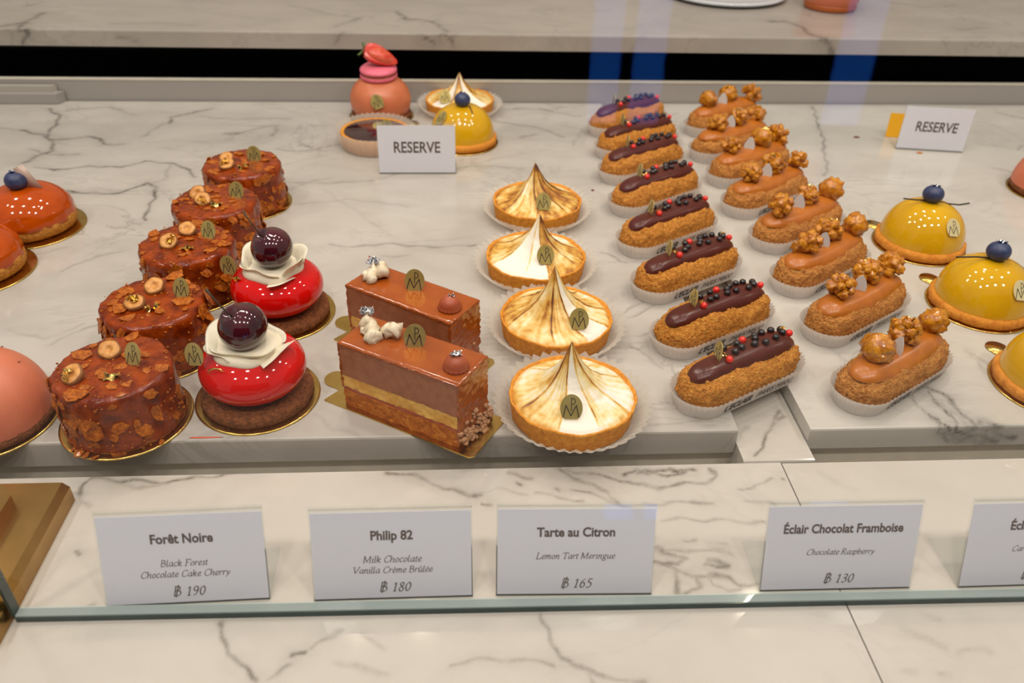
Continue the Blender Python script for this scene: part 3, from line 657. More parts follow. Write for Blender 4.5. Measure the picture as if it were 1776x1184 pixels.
mt.append(meringue_tart((.0672, .6850, 0), 0, 33, 'fourth meringue tart from the slab front edge, deep yellow golden all over', GT, [20, 85, 140, 215, 265, 310, 345], [], (.003, -.026), .0520, (-.003, 0), base_t=.5))
mt.append(meringue_tart((-.0025, .9600, 0), 0, 41, 'meringue tart behind the yellow dome, close to the grey rail', 'reserved pastries', [30, 100, 160, 215, 250, 290, 330], [3, 5], (-.017, -.022), .0470, (0, 0), base_t=.5))

# ---------------------------------------------------------------- hazelnut caramel cakes
def flake_mesh(seed):
    random.seed(seed); n = random.choice([5, 6, 7]); R = rnd(.0026, .0056)
    P = [(R*rnd(.65, 1.15)*math.cos(2*math.pi*k/n)*1.25, R*rnd(.65, 1.15)*math.sin(2*math.pi*k/n)) for k in range(n)]
    b = MB(); k1, k2 = rnd(-40, 40), rnd(-30, 30); f = lambda x, y: k1*x*x+k2*x*y
    V = [(x, y, f(x, y)) for x, y in P]+[(0, 0, .0004)]+[(x, y, f(x, y)-.0006) for x, y in P]
    F = [(i, (i+1) % n, n) for i in range(n)]+[(n+1+i, n+1+(i+1) % n, (i+1) % n, i) for i in range(n)]+[tuple(n+1+i for i in reversed(range(n)))]
    return b.add(V, F).mesh('flake', MAT['flake'], smooth=False)
FLK = [flake_mesh(300+i) for i in range(9)]
def nut_meshes():
    r = .0060
    body = MB().lathe([(.00001, .0006), (.0012, .0005), (.0019, .0016), (.0030, .0019), (r*.86, .0018), (r*.96, .0008), (r*.9, -.001), (r*.6, -.0028), (.00001, -.0034)], 28, lambda t, q, z: (q*(1+.05*math.sin(2*t)+.03*math.sin(5*t)), z))
    skin = MB().lathe([(r*.88, .0017), (r*1.0, .0010), (r*.96, -.0012), (r*.62, -.0031), (.00001, -.0037)], 28, lambda t, q, z: (q*(1+.05*math.sin(2*t)+.03*math.sin(5*t)), z))
    return body.mesh('hazelnut', MAT['nut']), skin.mesh('skin', MAT['nutskin'])
NUTB, NUTS = nut_meshes()
def hazel_cake(loc, seed, label, nuts, plq, flakes_only=None, R=.0345, H=.0400, spin=0, tab=None):
    t = thing('hazelnut_cake', label, 'cake', loc, 0, 'round hazelnut caramel cakes'); random.seed(seed)
    part('gold_board', board_mb(.0392, tab), MAT['gold'], t)
    def mod(a, r, z):
        if r < .01: return r, z
        q = N3((math.cos(a)*2, math.sin(a)*2, z*90+seed), 1)*.0012+N3((math.cos(a)*7, math.sin(a)*7, z*220+seed), 1)*.0011
        return r+q, z+(q*.3 if z > .03 else 0)
    prof = [(.00001, .0012), (R+.0006, .0012), (R+.0010, .0030), (R+.0004, .0060)]+[(R+.0002-.0004*k/8, .006+(H-.010)*k/8) for k in range(1, 9)]+[(R-.0007, H-.0022), (R-.0018, H-.0006), (R-.0034, H)]+[(R*q, H+.0001) for q in (.8, .6, .4, .2)]+[(.00001, H+.0001)]
    part('glazed_body', MB().lathe(prof, 110, mod), MAT['hazel_glaze'], t)
    for i, (x, y, tx, ty, g) in enumerate(nuts):
        o = link('hazelnut', NUTB, t, T(x, y, H+.0030) @ RX(tx+14) @ RY(ty) @ RZ(seed*37+i*70) @ Matrix.Scale(1.12, 4)); link('skin', NUTS, o)
        if g: leaf(o, 'gold_leaf', (-.001, .001, .003), .9, i, 30); leaf(o, 'gold_leaf', (-.0035, -.001, .003), .6, i+1, 80)
    for k in range(20):                                   # on the top
        for _ in range(12):
            a = rnd(0, 6.28); r = R*math.sqrt(rnd(0, .85))
            if all(math.hypot(r*math.cos(a)-q[0], r*math.sin(a)-q[1]) > .009 for q in nuts): break
        s = rnd(.55, 1.15)
        link('flake', random.choice(FLK), t, T(r*math.cos(a), r*math.sin(a), H+.0006) @ RZ(rnd(0, 360)) @ RX(rnd(-9, 9)) @ Matrix.Scale(s, 4))
    for k in range(46):                                   # on the side
        a = rnd(-3.5, .4); z = rnd(.004, H-.003)*(1 if k % 3 else .6); s = rnd(.6, 1.3); q = R+.0007
        M = face((q*math.cos(a), q*math.sin(a), z), (math.cos(a), math.sin(a), rnd(-.1, .5)), (rnd(-.6, .6)*-math.sin(a), rnd(-.6, .6)*math.cos(a), 1))
        link('flake', random.choice(FLK), t, M @ RZ(rnd(0, 360)) @ Matrix.Scale(s, 4))
    for k in range(5):                                    # fallen on the board
        a = rnd(-2.9, .2); q = R+rnd(.0018, .0034)
        link('flake', random.choice(FLK), t, T(q*math.cos(a), q*math.sin(a), .0021) @ RZ(rnd(0, 360)) @ RX(rnd(-25, 25)) @ Matrix.Scale(rnd(.5, .9), 4))
    def spot():
        if rnd(0, 1) < .62:
            a = rnd(-3.6, .5); z = .0015+(H-.003)*rnd(0, 1)**1.6; q = R+.0006; return (q*math.cos(a), q*math.sin(a), z), None
        a = rnd(0, 6.28); q = R*math.sqrt(rnd(0, .95)); return (q*math.cos(a), q*math.sin(a), H+.0002), None
    o = part('flake_crumbs', crumbs_mb(spot, 170, .0004, .0012, seed+5), MAT['flake'], t, smooth=False); o['kind'] = 'stuff'
    leaf(t, 'gold_leaf', (.004, -.011, H+.001), 1.5, seed, 20)
    x, y = plq[:2]; plaque(t, (x, y, H+.0058), (plq[2], -1, plq[3]), (plq[4], .05, 1), .92)
    return t
hz = [((-.2105, .4065), 'hazelnut caramel cake between the pink dome and the front red cake', [(-.0175, -.0115, 14, -10, 1), (-.0045, .0125, 18, 2, 0)], (.0125, .0035, -.55, .55, -.25)),
      ((-.2085, .4800), 'hazelnut caramel cake second from the slab front, glossy with broad flakes', [(-.0085, -.0075, 8, -4, 1), (-.0020, .0135, 14, 4, 0)], (.0185, .0055, -.35, .40, -.1)),
      ((-.2080, .5620), 'hazelnut caramel cake third from the slab front, behind the front pair', [(-.0110, -.0045, 20, 8, 1), (-.0025, .0155, 14, 0, 0)], (.0155, .0075, -.35, .40, -.1)),
      ((-.2045, .6360), 'hazelnut caramel cake fourth from the slab front, gold flake beneath its plaque', [(-.0075, -.0060, 26, 5, 1), (-.0145, .0060, 30, -4, 0)], (.0175, .0045, -.1, .30, .05)),
      ((-.1985, .7120), 'last hazelnut caramel cake of the row, standing alone behind the others', [(-.0105, -.0100, 12, 3, 1), (-.0135, .0035, 12, -6, 0)], (.0105, .0055, .10, .25, -.1))]
for i, (p, lb, nu, pq) in enumerate(hz): hazel_cake((p[0], p[1], 0), 50+i*7, lb, nu, pq, tab=None)

# ---------------------------------------------------------------- red cherry cakes
def red_cake(loc, seed, label, petals, plq, ch):
    t = thing('red_cherry_cake', label, 'cake', loc, 0, 'red glazed cherry cakes'); random.seed(seed)
    part('gold_board', board_mb(.0393, None), MAT['gold'], t)
    part('cocoa_biscuit', MB().lathe([(.00001, .0012), (.0342, .0012), (.0352, .003), (.0350, .0070), (.0335, .0086), (.00001, .0086)], 110, lambda a, r, z: (r+(N3((math.cos(a)*7, math.sin(a)*7, z*300+seed), 1)*.0009 if r > .01 else 0), z+(N3((math.cos(a)*r*400, math.sin(a)*r*400, seed), 1)*.0005 if z > .006 else 0))), MAT['cocoa'], t)
    R, zc, hh = .0330, .0245, .0175
    prof = [(.00001, zc-hh)]+[(R*abs(math.sin(a))**.80, zc-hh*(1 if math.cos(a) > 0 else -1)*abs(math.cos(a))**.95) for a in np.linspace(.12, math.pi-.12, 34)]+[(.00001, zc+hh)]
    part('red_glaze', MB().lathe(prof, 96), MAT['red'], t)
    cr = MB()
    def collar(u, v):                                     # soft mound that holds the cherry
        a = u*6.2832; w = .0010*math.sin(a*5+seed)+.0007*math.sin(a*3)
        r = [.0165, .0205, .0212, .0190, .0130, .004, .00001][round(v*6)]+w*(v < .75); z = [.0350, .0372, .0402, .0430, .0445, .0440, .0440][round(v*6)]
        return (r*math.cos(a)-.001, r*math.sin(a)-.001, z)
    cr.grid(collar, 60, 7, True); o = part('piped_cream', cr, MAT['cream'], t)
    for (a0, a1, r0, r1, z1, wv, ph) in petals:            # ruffled ribbons of piped cream leaning outwards
        def ruf(u, v, side):
            a = math.radians(a0+(a1-a0)*u); e = math.sin(math.pi*min(1, max(0, u)))**.5
            rt = r1*(1+.10*math.sin(u*wv*6.28+ph)); zt = .0400+(z1-.0400)*(.45+.55*e)*(1+.10*math.sin(u*wv*6.28+ph+1.5))
            q = v**1.2; r = r0+(rt-r0)*q+side*.0019*(1-.62*v)-.0012*math.sin(math.pi*v); z = .0365+(zt-.0365)*v+side*.0004*v
            return (r*math.cos(a), r*math.sin(a), z)
        b = MB(); nu, nv = 34, 11
        V = [ruf(i/(nu-1), j/(nv-1), sd) for sd in (1, -1) for i in range(nu) for j in range(nv)]; F = []
        idx = lambda sd, i, j: sd*nu*nv+i*nv+j
        for i in range(nu-1):
            for j in range(nv-1):
                F.append((idx(0,i,j), idx(0,i+1,j), idx(0,i+1,j+1), idx(0,i,j+1))); F.append((idx(1,i,j), idx(1,i,j+1), idx(1,i+1,j+1), idx(1,i+1,j)))
        ring = [(i, 0) for i in range(nu)]+[(nu-1, j) for j in range(1, nv)]+[(i, nv-1) for i in range(nu-2, -1, -1)]+[(0, j) for j in range(nv-2, 0, -1)]
        for q in range(len(ring)):
            i0, j0 = ring[q]; i1, j1 = ring[(q+1) % len(ring)]; F.append((idx(0,i1,j1), idx(0,i0,j0), idx(1,i0,j0), idx(1,i1,j1)))
        b.add(V, F); part('cream_ruffle', b, MAT['cream'], o)
    cx, cy, cz, r, rot, tl = ch
    prof = [(.00001, .60*r), (.12*r, .66*r), (.26*r, .80*r), (.42*r, .86*r)]+[(r*math.sin(a), r*.90*math.cos(a)) for a in np.linspace(.55, 3.0, 22)]+[(.00001, -.88*r)]
    c = part('cherry', MB().lathe(prof, 48, lambda a, q, z: (q*(1+.04*math.cos(a)+.02*math.cos(2*a)), z)), MAT['cherry'], t, M=T(cx, cy, cz) @ RZ(rot) @ RX(tl))
    st = [Vector((0, 0, .58*r)), Vector((0, 0, .95*r)), Vector((.0012, 0, 1.35*r)), Vector((.004, 0, 1.72*r)), Vector((.0075, 0, 2.0*r))]
    part('stem', MB().tube(st, [.0008, .0005, .0005, .0005, .0009], 8), MAT['stem'], c)
    plaque(t, *plq[:3], .95 if seed == 1 else .9, spin=plq[3])
    g = MB(); g.tube([(-.0055, -.0, 0), (-.004, .0022, .0004), (0, .0028, .0008), (.004, .0024, .0004), (.006, .001, 0)], [.0004, .0008, .0007, .0006, .0003], 6)
    if seed == 1: part('gold_leaf', g, MAT['goldleaf'], t, M=face((-.0155, -.0245, .0370), (-.4, -.62, .62)) @ RZ(20))
    else: leaf(t, 'gold_leaf', (-.0245, -.012, .0375), 1.1, 1)
    return t
red_cake((-.1340, .4265, 0), 1, 'red glazed cake with dark cherry beside the layered slice, front of two', [(-170, -20, .0150, .0205, .0465, 1.6, .4), (110, 215, .0150, .0265, .0480, .9, .2), (-62, 5, .0165, .0285, .0440, .6, 2.6), (0, 120, .0150, .0205, .0450, 1.3, 1.0), (185, 250, .0160, .0235, .0450, .9, 0)],
         ((-.0285, -.0160, .0445), (-.35, -1, .35), (0, .1, 1), 8), (-.0005, -.0030, .0560, .0155, 115, -30))
red_cake((-.1360, .5245, 0), 2, 'red glazed cake with dark cherry behind the other one, beside hazelnut cakes', [(-170, -70, .0160, .0210, .0470, 1.4, .4), (115, 205, .0150, .0225, .0520, .9, .2), (-90, -42, .0165, .0265, .0405, .5, 1.6), (-62, 5, .0150, .0225, .0520, .6, .6), (-15, 60, .0150, .0220, .0530, .6, .6), (40, 120, .0150, .0205, .0480, 1.1, 1.0)],
         ((-.0300, -.0080, .0455), (-.25, -1, .2), (0, .1, 1), 6), (.0015, -.0040, .0575, .0152, 110, -28))

# ---------------------------------------------------------------- layered chocolate slices
def wob_box(x0, x1, y0, y1, z0, z1, amp, seed, n=(40, 14, 6), round_=.0):
    b = bmesh.new(); bmesh.ops.create_cube(b, size=1.0)
    V = []; out = MB(); nx, ny, nz = n
    def quad(fn, a, c): out.grid(fn, a, c)
    X = lambda u: x0+(x1-x0)*u; Y = lambda u: y0+(y1-y0)*u; Z = lambda u: z0+(z1-z0)*u
    def d(p):
        x, y, z = p
        if round_:
            ex = min(x-x0, x1-x, y-y0, y1-y); q = max(0, 1-ex/round_)
            if z > (z0+z1)/2: z -= round_*.6*q*q
        q = amp*N3((x*1.0+seed, y, z*1.3), 330)+amp*.6*N3((x, y+seed, z), 900)
        cx = 1 if x > (x0+x1)/2 else -1
        return (x+(q*cx if abs(x-x0) < 1e-6 or abs(x-x1) < 1e-6 else 0), y+(-q if abs(y-y0) < 1e-6 else (q if abs(y-y1) < 1e-6 else 0)), z+(q*.4 if z > z1-1e-6 else 0))
    quad(lambda u, v: d((X(u), y0, Z(v))), nx, nz); quad(lambda u, v: d((X(1-u), y1, Z(v))), nx, nz)
    quad(lambda u, v: d((x1, Y(u), Z(v))), ny, nz); quad(lambda u, v: d((x0, Y(1-u), Z(v))), ny, nz)
    quad(lambda u, v: d((X(u), Y(v), z1)), nx, ny); quad(lambda u, v: d((X(u), Y(1-v), z0)), nx, ny)
    b.free(); return out
def truffle(parent, loc, silver):
    o = part('chocolate_drop', MB().lathe([(.00001, -.001), (.0068, 0), (.0077, .0010), (.0074, .0021), (.0070, .0026), (.0071, .0040), (.0060, .0066), (.0042, .0085), (.002, .0095), (.00001, .0098)], 48, lambda a, r, z: (r+(.0004*math.sin(a*17) if z < .0024 else 0), z)), MAT['truffle'], parent, loc=loc)
    if silver: leaf(o, 'silver_leaf', (0, 0, .0102), 1.2, 1, 40); leaf(o, 'silver_leaf', (.0008, .0005, .0110), .9, 2, 80)
    else: leaf(o, 'silver_leaf', (.001, .001, .0100), .7, 0, 40)
def slice_cake(loc, rz, seed, label, curl, dx=0):
    t = thing('chocolate_slice', label, 'cake', loc, rz, 'layered chocolate slices'); random.seed(seed)
    L, W, H = .0425, .0165, .0500
    P = [(-.0530, -.0195), (.0500, -.0195)]+[(.0520-.002*(1-math.sin(a)), -.0195+.002*(1-math.cos(a))) for a in ()]+[(.0535, -.0170), (.0535, .0190), (.0515, .0210), (-.0530, .0210), (-.0530, .0060)]
    tabp = [(-.0500, -.0065)]+[(-.0640-.0082*math.sin(a), .0017-.0082*math.cos(a)) for a in np.linspace(0, math.pi, 14)]+[(-.0500, .0099)]
    b = MB(); b.prism([(-.0570, -.0200), (.0515, -.0200), (.0540, -.0175), (.0540, .0190), (.0515, .0215), (-.0545, .0215), (-.0545, .0085), (-.0545, -.0050)], 0, .0011); b.prism(tabp[::-1], .00005, .00105); part('gold_board', b, MAT['gold'], t, smooth=False)
    part('caramel_base', wob_box(-L, L, -W, W, .0012, .0132, .0007, seed, (60, 16, 8)), MAT['sponge'], t)
    part('chocolate_layer', wob_box(-L+.0004, L-.0004, -W+.0003, W-.0003, .0132, .0158, .0006, seed+1, (60, 16, 4)), MAT['truffle'], t)
    part('custard_layer', wob_box(-L+.0002, L-.0006, -W+.0001, W-.0001, .0158, .0250, .0008, seed+2, (60, 16, 7)), MAT['custard'], t)
    part('mousse_layer', wob_box(-L, L-.0004, -W-.0002, W+.0002, .0250, .0478, .0003, seed+3, (60, 16, 12)), MAT['mousse'], t)
    part('top_glaze', wob_box(-L-.0006, L+.0006, -W-.0006, W+.0006, .0474, .0502, .0003, seed+4, (60, 24, 5), .0018), MAT['slice_glaze'], t)
    part('end_glaze', wob_box(L-.0006, L+.0009, -W-.0003, W+.0003, .0050, .0488, .0009, seed+5, (3, 24, 30)), MAT['slice_glaze'], t)
    part('end_glaze', wob_box(-L-.0009, -L+.0006, -W-.0003, W+.0003, .0150, .0488, .0006, seed+6, (3, 24, 20)), MAT['slice_glaze'], t)
    def spot():
        y = rnd(-W, W+.001); z = .0018+abs(random.gauss(0, .006)); return (L+.0012+max(0, .0060-z*.45)*rnd(.1, 1), y, min(z, .019)), None
    part('nut_crumble', crumbs_mb(spot, 85, .0013, .0023, seed+9), MAT['nutcrumb'], t, smooth=False)['kind'] = 'stuff'
    c = MB()
    for (x, y, z, s) in curl:
        o_ = rnd(0, 99); q = MB().ball(1, 2, lambda p: p*s*(1+.75*N3(p*1.6+Vector((o_, 0, 0)), 1)+.35*N3(p*3.6+Vector((0, o_, 0)), 1))); q.xf(T(x, y, z)); c.add(q.v, q.f)
    o = part('white_chocolate_cluster', c, MAT['whitechoc'], t)
    k0 = curl[0]; leaf(o, 'silver_leaf', (k0[0]-.002, k0[1]+.003, k0[2]+.006), 1.5, seed, 20, 30); leaf(o, 'silver_leaf', (k0[0]-.001, k0[1]+.003, k0[2]+.0075), 1.1, seed+1, 70)
    plaque(t, (.0005, .0030, H+.0064), (.50, -.85, .25), (0, .1, 1), 1.0)
    truffle(t, (.0335, -.0035, H-.0002), seed == 1)
    return t
slice_cake((-.0320, .4075, 0), -31.5, 1, 'layered chocolate slice with silver leaf on both toppings, before the other', [(-.0365, .0050, .0535, .0045), (-.0290, .0010, .0530, .0050), (-.0250, -.0050, .0525, .0048), (-.0200, .0035, .0540, .0045), (-.0150, .0045, .0548, .0048), (-.0330, -.0020, .0520, .0030)])
slice_cake((-.0350, .4730, 0), -34.5, 2, 'layered chocolate slice between its twin and the bare marble behind', [(-.0330, .0010, .0540, .0052), (-.0300, -.0050, .0530, .0048), (-.0270, .0030, .0555, .0046), (-.0340, -.0040, .0530, .0040), (-.0300, .0060, .0560, .0040)])

# ---------------------------------------------------------------- éclairs
EL, EW, EH = .1000, .0188, .0280
def e_w(x): return EW*(max(0.0, 1-abs(2*x/EL)**4.2))**.42
def e_h(x): return .0115+(EH-.0115)*(max(0.0, 1-abs(2*x/EL)**5.5))**.45*(1+.03*math.sin(x*90))
def bun_z(x, y):
    wv = max(1e-5, e_w(x)); q = min(1, abs(y)/wv); h = e_h(x); return .0115+(h-.0115)*(1-q**2.3)**.5
def bun_mb(seed):
    def fn(u, v):
        s = -math.cos(math.pi*v); x = s*EL/2*.9999; a = u*2*math.pi; wv = e_w(x); h = e_h(x)
        ca, sa = math.cos(a), math.sin(a); y = wv*math.copysign(abs(ca)**.85, ca)
        z = .0115+((h-.0115)*abs(sa)**.85 if sa > 0 else -.0103*abs(sa)**.7*(max(0, 1-abs(2*x/EL)**6))**.4)
        p = Vector((x, y, z)); d = noise.voronoi(p*330+Vector((seed, 0, 0)))[0]; q = (d[1]-d[0])*.0019-.0009+.0016*N3((x+seed, y, z), 110)+.0007*N3((x, y+seed, z), 320)
        nn = Vector((x*.25, y, z-.010)).normalized()
        return tuple(p+nn*q*(1 if wv > .004 else .3))
    return MB().grid(fn, 84, 110, True)
BUN = [bun_mb(s) for s in (2, 17)]
BUNM = {('c', i): BUN[i].mesh('choux_bun', MAT['bun']) for i in range(2)}; BUNM.update({('k', i): BUN[i].mesh('choux_bun', MAT['bun2']) for i in range(2)})
def icing_mb(wf, th, x0=-.0455, x1=.0470, seed=0):
    def fn(u, v):
        s = -math.cos(math.pi*u); x = x0+(x1-x0)*(s+1)/2; q = abs((x-(x0+x1)/2)/((x1-x0)/2))
        half = wf*EW*(max(0.0, 1-q**5))**.5*(1+.10*math.sin(x*70+seed)+.18*max(0, (-x-.030)/.02))
        t = 2*v-1; tt = math.copysign(abs(t)**.8, t); y = half*tt; e = (max(0, 1-abs(tt)**4))**.5*(max(0, 1-q**8))**.5
        return (x, y, bun_z(x, y)-.0006+(th+.0006)*e)
    return MB().grid(fn, 72, 28)
ICE = {'c': icing_mb(.56, .0032).mesh('chocolate_icing', MAT['choc']), 'k': icing_mb(.70, .0030, seed=2).mesh('caramel_icing', MAT['caramel'])}
def ice_top(x, y): return bun_z(x, y)+.0026
def boat_mb():
    a = EL/2-.0175; r = .0170; P = []                     # stadium outline with outward normals
    for k in range(60): P.append((-a+2*a*k/60, -r, 0, -1, 0))
    for k in range(72): th = -math.pi/2+math.pi*k/72; P.append((a+r*math.cos(th), r*math.sin(th), math.cos(th), math.sin(th), math.sin(math.pi*k/72)))
    for k in range(60): P.append((a-2*a*k/60, r, 0, 1, .45))
    for k in range(72): th = math.pi/2+math.pi*k/72; P.append((-a+r*math.cos(th), r*math.sin(th), math.cos(th), math.sin(th), math.sin(math.pi*k/72)))
    n = len(P); LV = [(0, .0003), (.12, .0012), (.5, .0065), (.85, .0112), (1, .0132)]
    V = []
    for i, (x, y, nx, ny, e) in enumerate(P):
        pl = (abs(((i/4) % 1)-.5)*4-1)
        for f, z in LV:
            off = f*(.0032+.0012*e)+pl*.0009*e*f; V.append((x+nx*off, y+ny*off, z+pl*.0007*f*f))
    m = len(LV); F = [(i*m+j, ((i+1) % n)*m+j, ((i+1) % n)*m+j+1, i*m+j+1) for i in range(n) for j in range(m-1)]
    F.append(tuple(i*m for i in range(n))[::-1]); return MB().add(V, F)
BOAT = boat_mb().mesh('paper_boat', MAT['caseW'], smooth=False)
def text_mesh(body, size, mat, name='lettering', align='CENTER', shear=0, offset=0, xs=1.0, space=1.0, serif=0):
    cu = bpy.data.curves.new(name, 'FONT'); cu.body = body; cu.size = size; cu.align_x = align; cu.shear = shear; cu.offset = offset; cu.space_character = space; cu.resolution_u = 3
    o = bpy.data.objects.new(name, cu); COL.objects.link(o); dg = bpy.context.evaluated_depsgraph_get(); dg.update()
    me = bpy.data.meshes.new_from_object(o.evaluated_get(dg)); me.name = name
    bpy.data.objects.remove(o); bpy.data.curves.remove(cu)
    me.transform(Matrix.Diagonal((xs, 1, 1, 1)))
    me.materials.clear(); me.materials.append(mat); return me
TX1 = text_mesh("L'ECLAIR", .0078, MAT['ink'], align='LEFT', shear=.25, offset=.00028, xs=.80)
TX2 = text_mesh("PARIS MIKKI", .0078, MAT['ink'], align='LEFT', shear=.25, xs=.80)
PEARL = MB().ball(.0026, 2).mesh('chocolate_pearl', MAT['pearl']); RPEARL = MB().ball(.0026, 2).mesh('red_pearl', MAT['redpearl'])
def popcorn_mesh(seed, lob):
    random.seed(seed); b = MB(); o_ = seed*3.1
    def lump(r, c, am, fq=1.9):
        b.ball(1, 3, lambda p: p*r*(1+am*N3(p*fq+Vector((o_, c[0]*900, 0)), 1)+.5*am*N3(p*fq*2.4+Vector((0, o_, c[1]*900)), 1)), c)
    if lob < 4:                                          # a round, finely wrinkled kernel
        lump(.0090, (0, 0, .0082), .34, 2.7)
        for k in range(lob): a = rnd(0, 6.28); lump(.0034, (.0068*math.cos(a), .0068*math.sin(a), rnd(.004, .012)), .25)
    else:                                                # an open cluster of lobes
        lump(.0062, (0, 0, .0075), .2)
        for k in range(lob*2):
            a = k*2.4; e = -.5+1.9*k/(lob*2); q = rnd(.0052, .0068); lump(rnd(.0028, .0042), (q*math.cos(a)*math.cos(e)*1.15, q*math.sin(a)*math.cos(e), .0075+q*math.sin(e)), .5)
    return b.mesh('caramel_popcorn', MAT['popcorn'])
POP = [popcorn_mesh(i, [2, 6, 4, 9, 3, 7][i]) for i in range(6)]
def pointed_plaque():
    P = [(-.0052, 0), (.0052, 0), (.0056, .006), (.0040, .0105), (.0012, .0145), (-.0016, .0130), (-.0048, .007)]
    return MB().prism(P, -.0002, .0002).mesh('pointed_tag', MAT['tagwhite'], smooth=False)
PPLAQ = pointed_plaque()
PEARLS = [(.33,-.32,1),(.55,.62,1),(.965,.05,1),(.38,.62,0),(.415,-.08,0),(.50,.58,0),(.475,.02,0),(.575,-.12,0),(.665,.55,0),(.655,-.22,0),(.73,.60,0),(.80,.55,0),(.775,-.22,0),(.855,.02,0),(.905,.48,0),(.62,.2,0)]
def eclair_base(kind, loc, rz, i, label, group):
    t = thing('chocolate_eclair' if kind == 'c' else 'caramel_eclair', label, 'éclair', loc, rz, group)
    bt = link('paper_boat', BOAT, t, T(0, 0, 0))
    # outer face of the boat's long side: leans out a little
    Mt = face((-.0300, -.0181, .0036), (0, -1, -.245), (0, -.245, 1)) @ T(0, 0, .0002)
    link('lettering', TX1, bt, Mt); link('lettering', TX2, bt, Mt @ T(.0290 if kind == 'c' else .0290, 0, 0))
    link('choux_bun', BUNM[(kind, i % 2)], t, T(0, 0, .0006) @ (RZ(180) if i % 3 == 1 else Matrix()))
    link('chocolate_icing' if kind == 'c' else 'caramel_icing', ICE[kind], t, T(0, 0, .0006)); return t
EC = [(0.1815, 0.4282, 29.5), (0.1806, 0.4915, 29.0), (0.1782, 0.5648, 31.0), (0.1778, 0.637, 32.5), (0.182, 0.7132, 33.0), (0.1825, 0.7842, 33.0), (0.188, 0.8445, 31.0), (0.1885, 0.9085, 32.0)]
for i, (x, y, a) in enumerate(EC):
    random.seed(400+i)
    t = eclair_base('c', (x, y, 0), a, i, ['chocolate éclair with black and red pearls, first from the slab front edge', 'chocolate éclair with black and red pearls, second from the slab front edge'][i] if i < 2 else ('chocolate éclair with black and red pearls, %s from the slab front edge' % ORD[i] if i < 7 else 'chocolate éclair with black and red pearls, last of its row by the rail'), 'chocolate éclairs in a row')
    for (s, q, rd) in PEARLS:
        px = -EL/2+EL*(s+rnd(-.012, .012)); px = min(px, .0440); py = q*EW*.62+rnd(-.0008, .0008)
        link('red_pearl' if rd else 'chocolate_pearl', RPEARL if rd else PEARL, t, T(px, py, ice_top(px, py)+.0021))
    px = -EL/2+EL*.285; plaque(t, (px, .0025, ice_top(px, 0)+.0055), Matrix.Rotation(math.radians(182+rnd(-9, 9)-a), 3, 'Z') @ Vector((1, 0, .12)), (0, 0, 1), .88)
    px = -EL/2+EL*.35; leaf(t, 'gold_leaf', (px, .001, ice_top(px, 0)+.0012), .9, i, 30+i*40)
    if i in (0, 2, 6): leaf(t, 'gold_leaf', (.0405, .004, ice_top(.0405, .004)+.0040), .7, i+1)
CA = [(0.287, 0.4293, 32.5), (0.293, 0.5058, 33.0), (0.2907, 0.5728, 34.0), (0.2952, 0.6422, 31.0), (0.2876, 0.709, 32.5), (0.2911, 0.7744, 30.0), (0.2887, 0.8356, 28.0), (0.2996, 0.9084, 30.0)]
PK = [(4,1,0),(1,3,5),(2,5,0),(5,1,4),(3,1,2),(1,4,2),(5,3,1),(0,4,2)]
for i, (x, y, a) in enumerate(CA):
    random.seed(500+i)
    t = eclair_base('k', (x, y, 0), a, i+1, 'caramel éclair with caramelised popcorn, %s from the slab front edge' % ORD[i] if i < 7 else 'caramel éclair with caramelised popcorn, last of its row by the rail', 'caramel éclairs in a row')
    for k, s in enumerate((-.0265, .0080, .0375)):
        px = s+rnd(-.003, .003); py = rnd(-.001, .004)
        o = link('caramel_popcorn', POP[PK[i][k]], t, T(px, py, ice_top(px, py)-.0012) @ RZ(rnd(0, 360)) @ RX(rnd(-15, 15)) @ Matrix.Scale(rnd(1.0, 1.15), 4))
        if k == 1: leaf(o, 'gold_leaf', (.001, 0, .0160), 1.2, i, rnd(0, 180), 20)
    px = -.0085; ang = 205 if i else 202
    nv = Matrix.Rotation(math.radians((190 if i == 0 else 250)-a), 3, 'Z') @ Vector((1, 0, .1)); link('pointed_tag', PPLAQ, t, face((px, -.0015, ice_top(px, 0)-.0015), nv))

# ---------------------------------------------------------------- domes
def dome_prof(R, H, z0, p=2.0, n=30, tuck=.0):
    return [(R-tuck, z0)]+[(R*math.cos(a)**(2/p*1.0), z0+H*math.sin(a)**.96) for a in np.linspace(.06, math.pi/2-.02, n)]+[(.00001, z0+H)]
def yellow_dome(loc, label, plq, berry, stick, tab, kind='plaque_pale', group='yellow glazed domes'):
    t = thing('yellow_dome_cake', label, 'cake', loc, 0, group)
    part('gold_board', board_mb(.0388, tab), MAT['gold'], t)
    part('biscuit_base', MB().lathe([(.00001, .0012), (.0352, .0012), (.0370, .0026), (.0374, .0060), (.0366, .0088), (.0345, .0096), (.00001, .0096)], 96, lambda a, r, z: (r+(.0003*math.sin(a*11)+.0002*math.sin(a*29) if r > .01 else 0), z)), MAT['biscuit'], t)
    part('yellow_glaze', MB().lathe(dome_prof(.0345, .0340, .0085, 2.25), 96), MAT['yellow'], t)
    blueberry(t, berry, .0086, (-14, 6), True)
    part('vanilla_stick', MB().tube(stick, .0007, 6), MAT['vanilla'], t)
    a = math.radians(plq[0]); e = math.radians(plq[1]); R = .0348*math.cos(e)**.89
    plaque(t, (R*math.cos(a), R*math.sin(a), .0085+.0342*math.sin(e)+.0008), (math.cos(a)*math.cos(e), math.sin(a)*math.cos(e), math.sin(e)), (0, .3, 1), 1.02, kind, plq[2])
    return t
STK = [(-.027, -.001, .0455), (-.015, -.0005, .0440), (-.006, 0, .0432), (.004, .0, .0428), (.014, -.001, .0405), (.024, -.001, .0395), (.033, 0, .0405)]
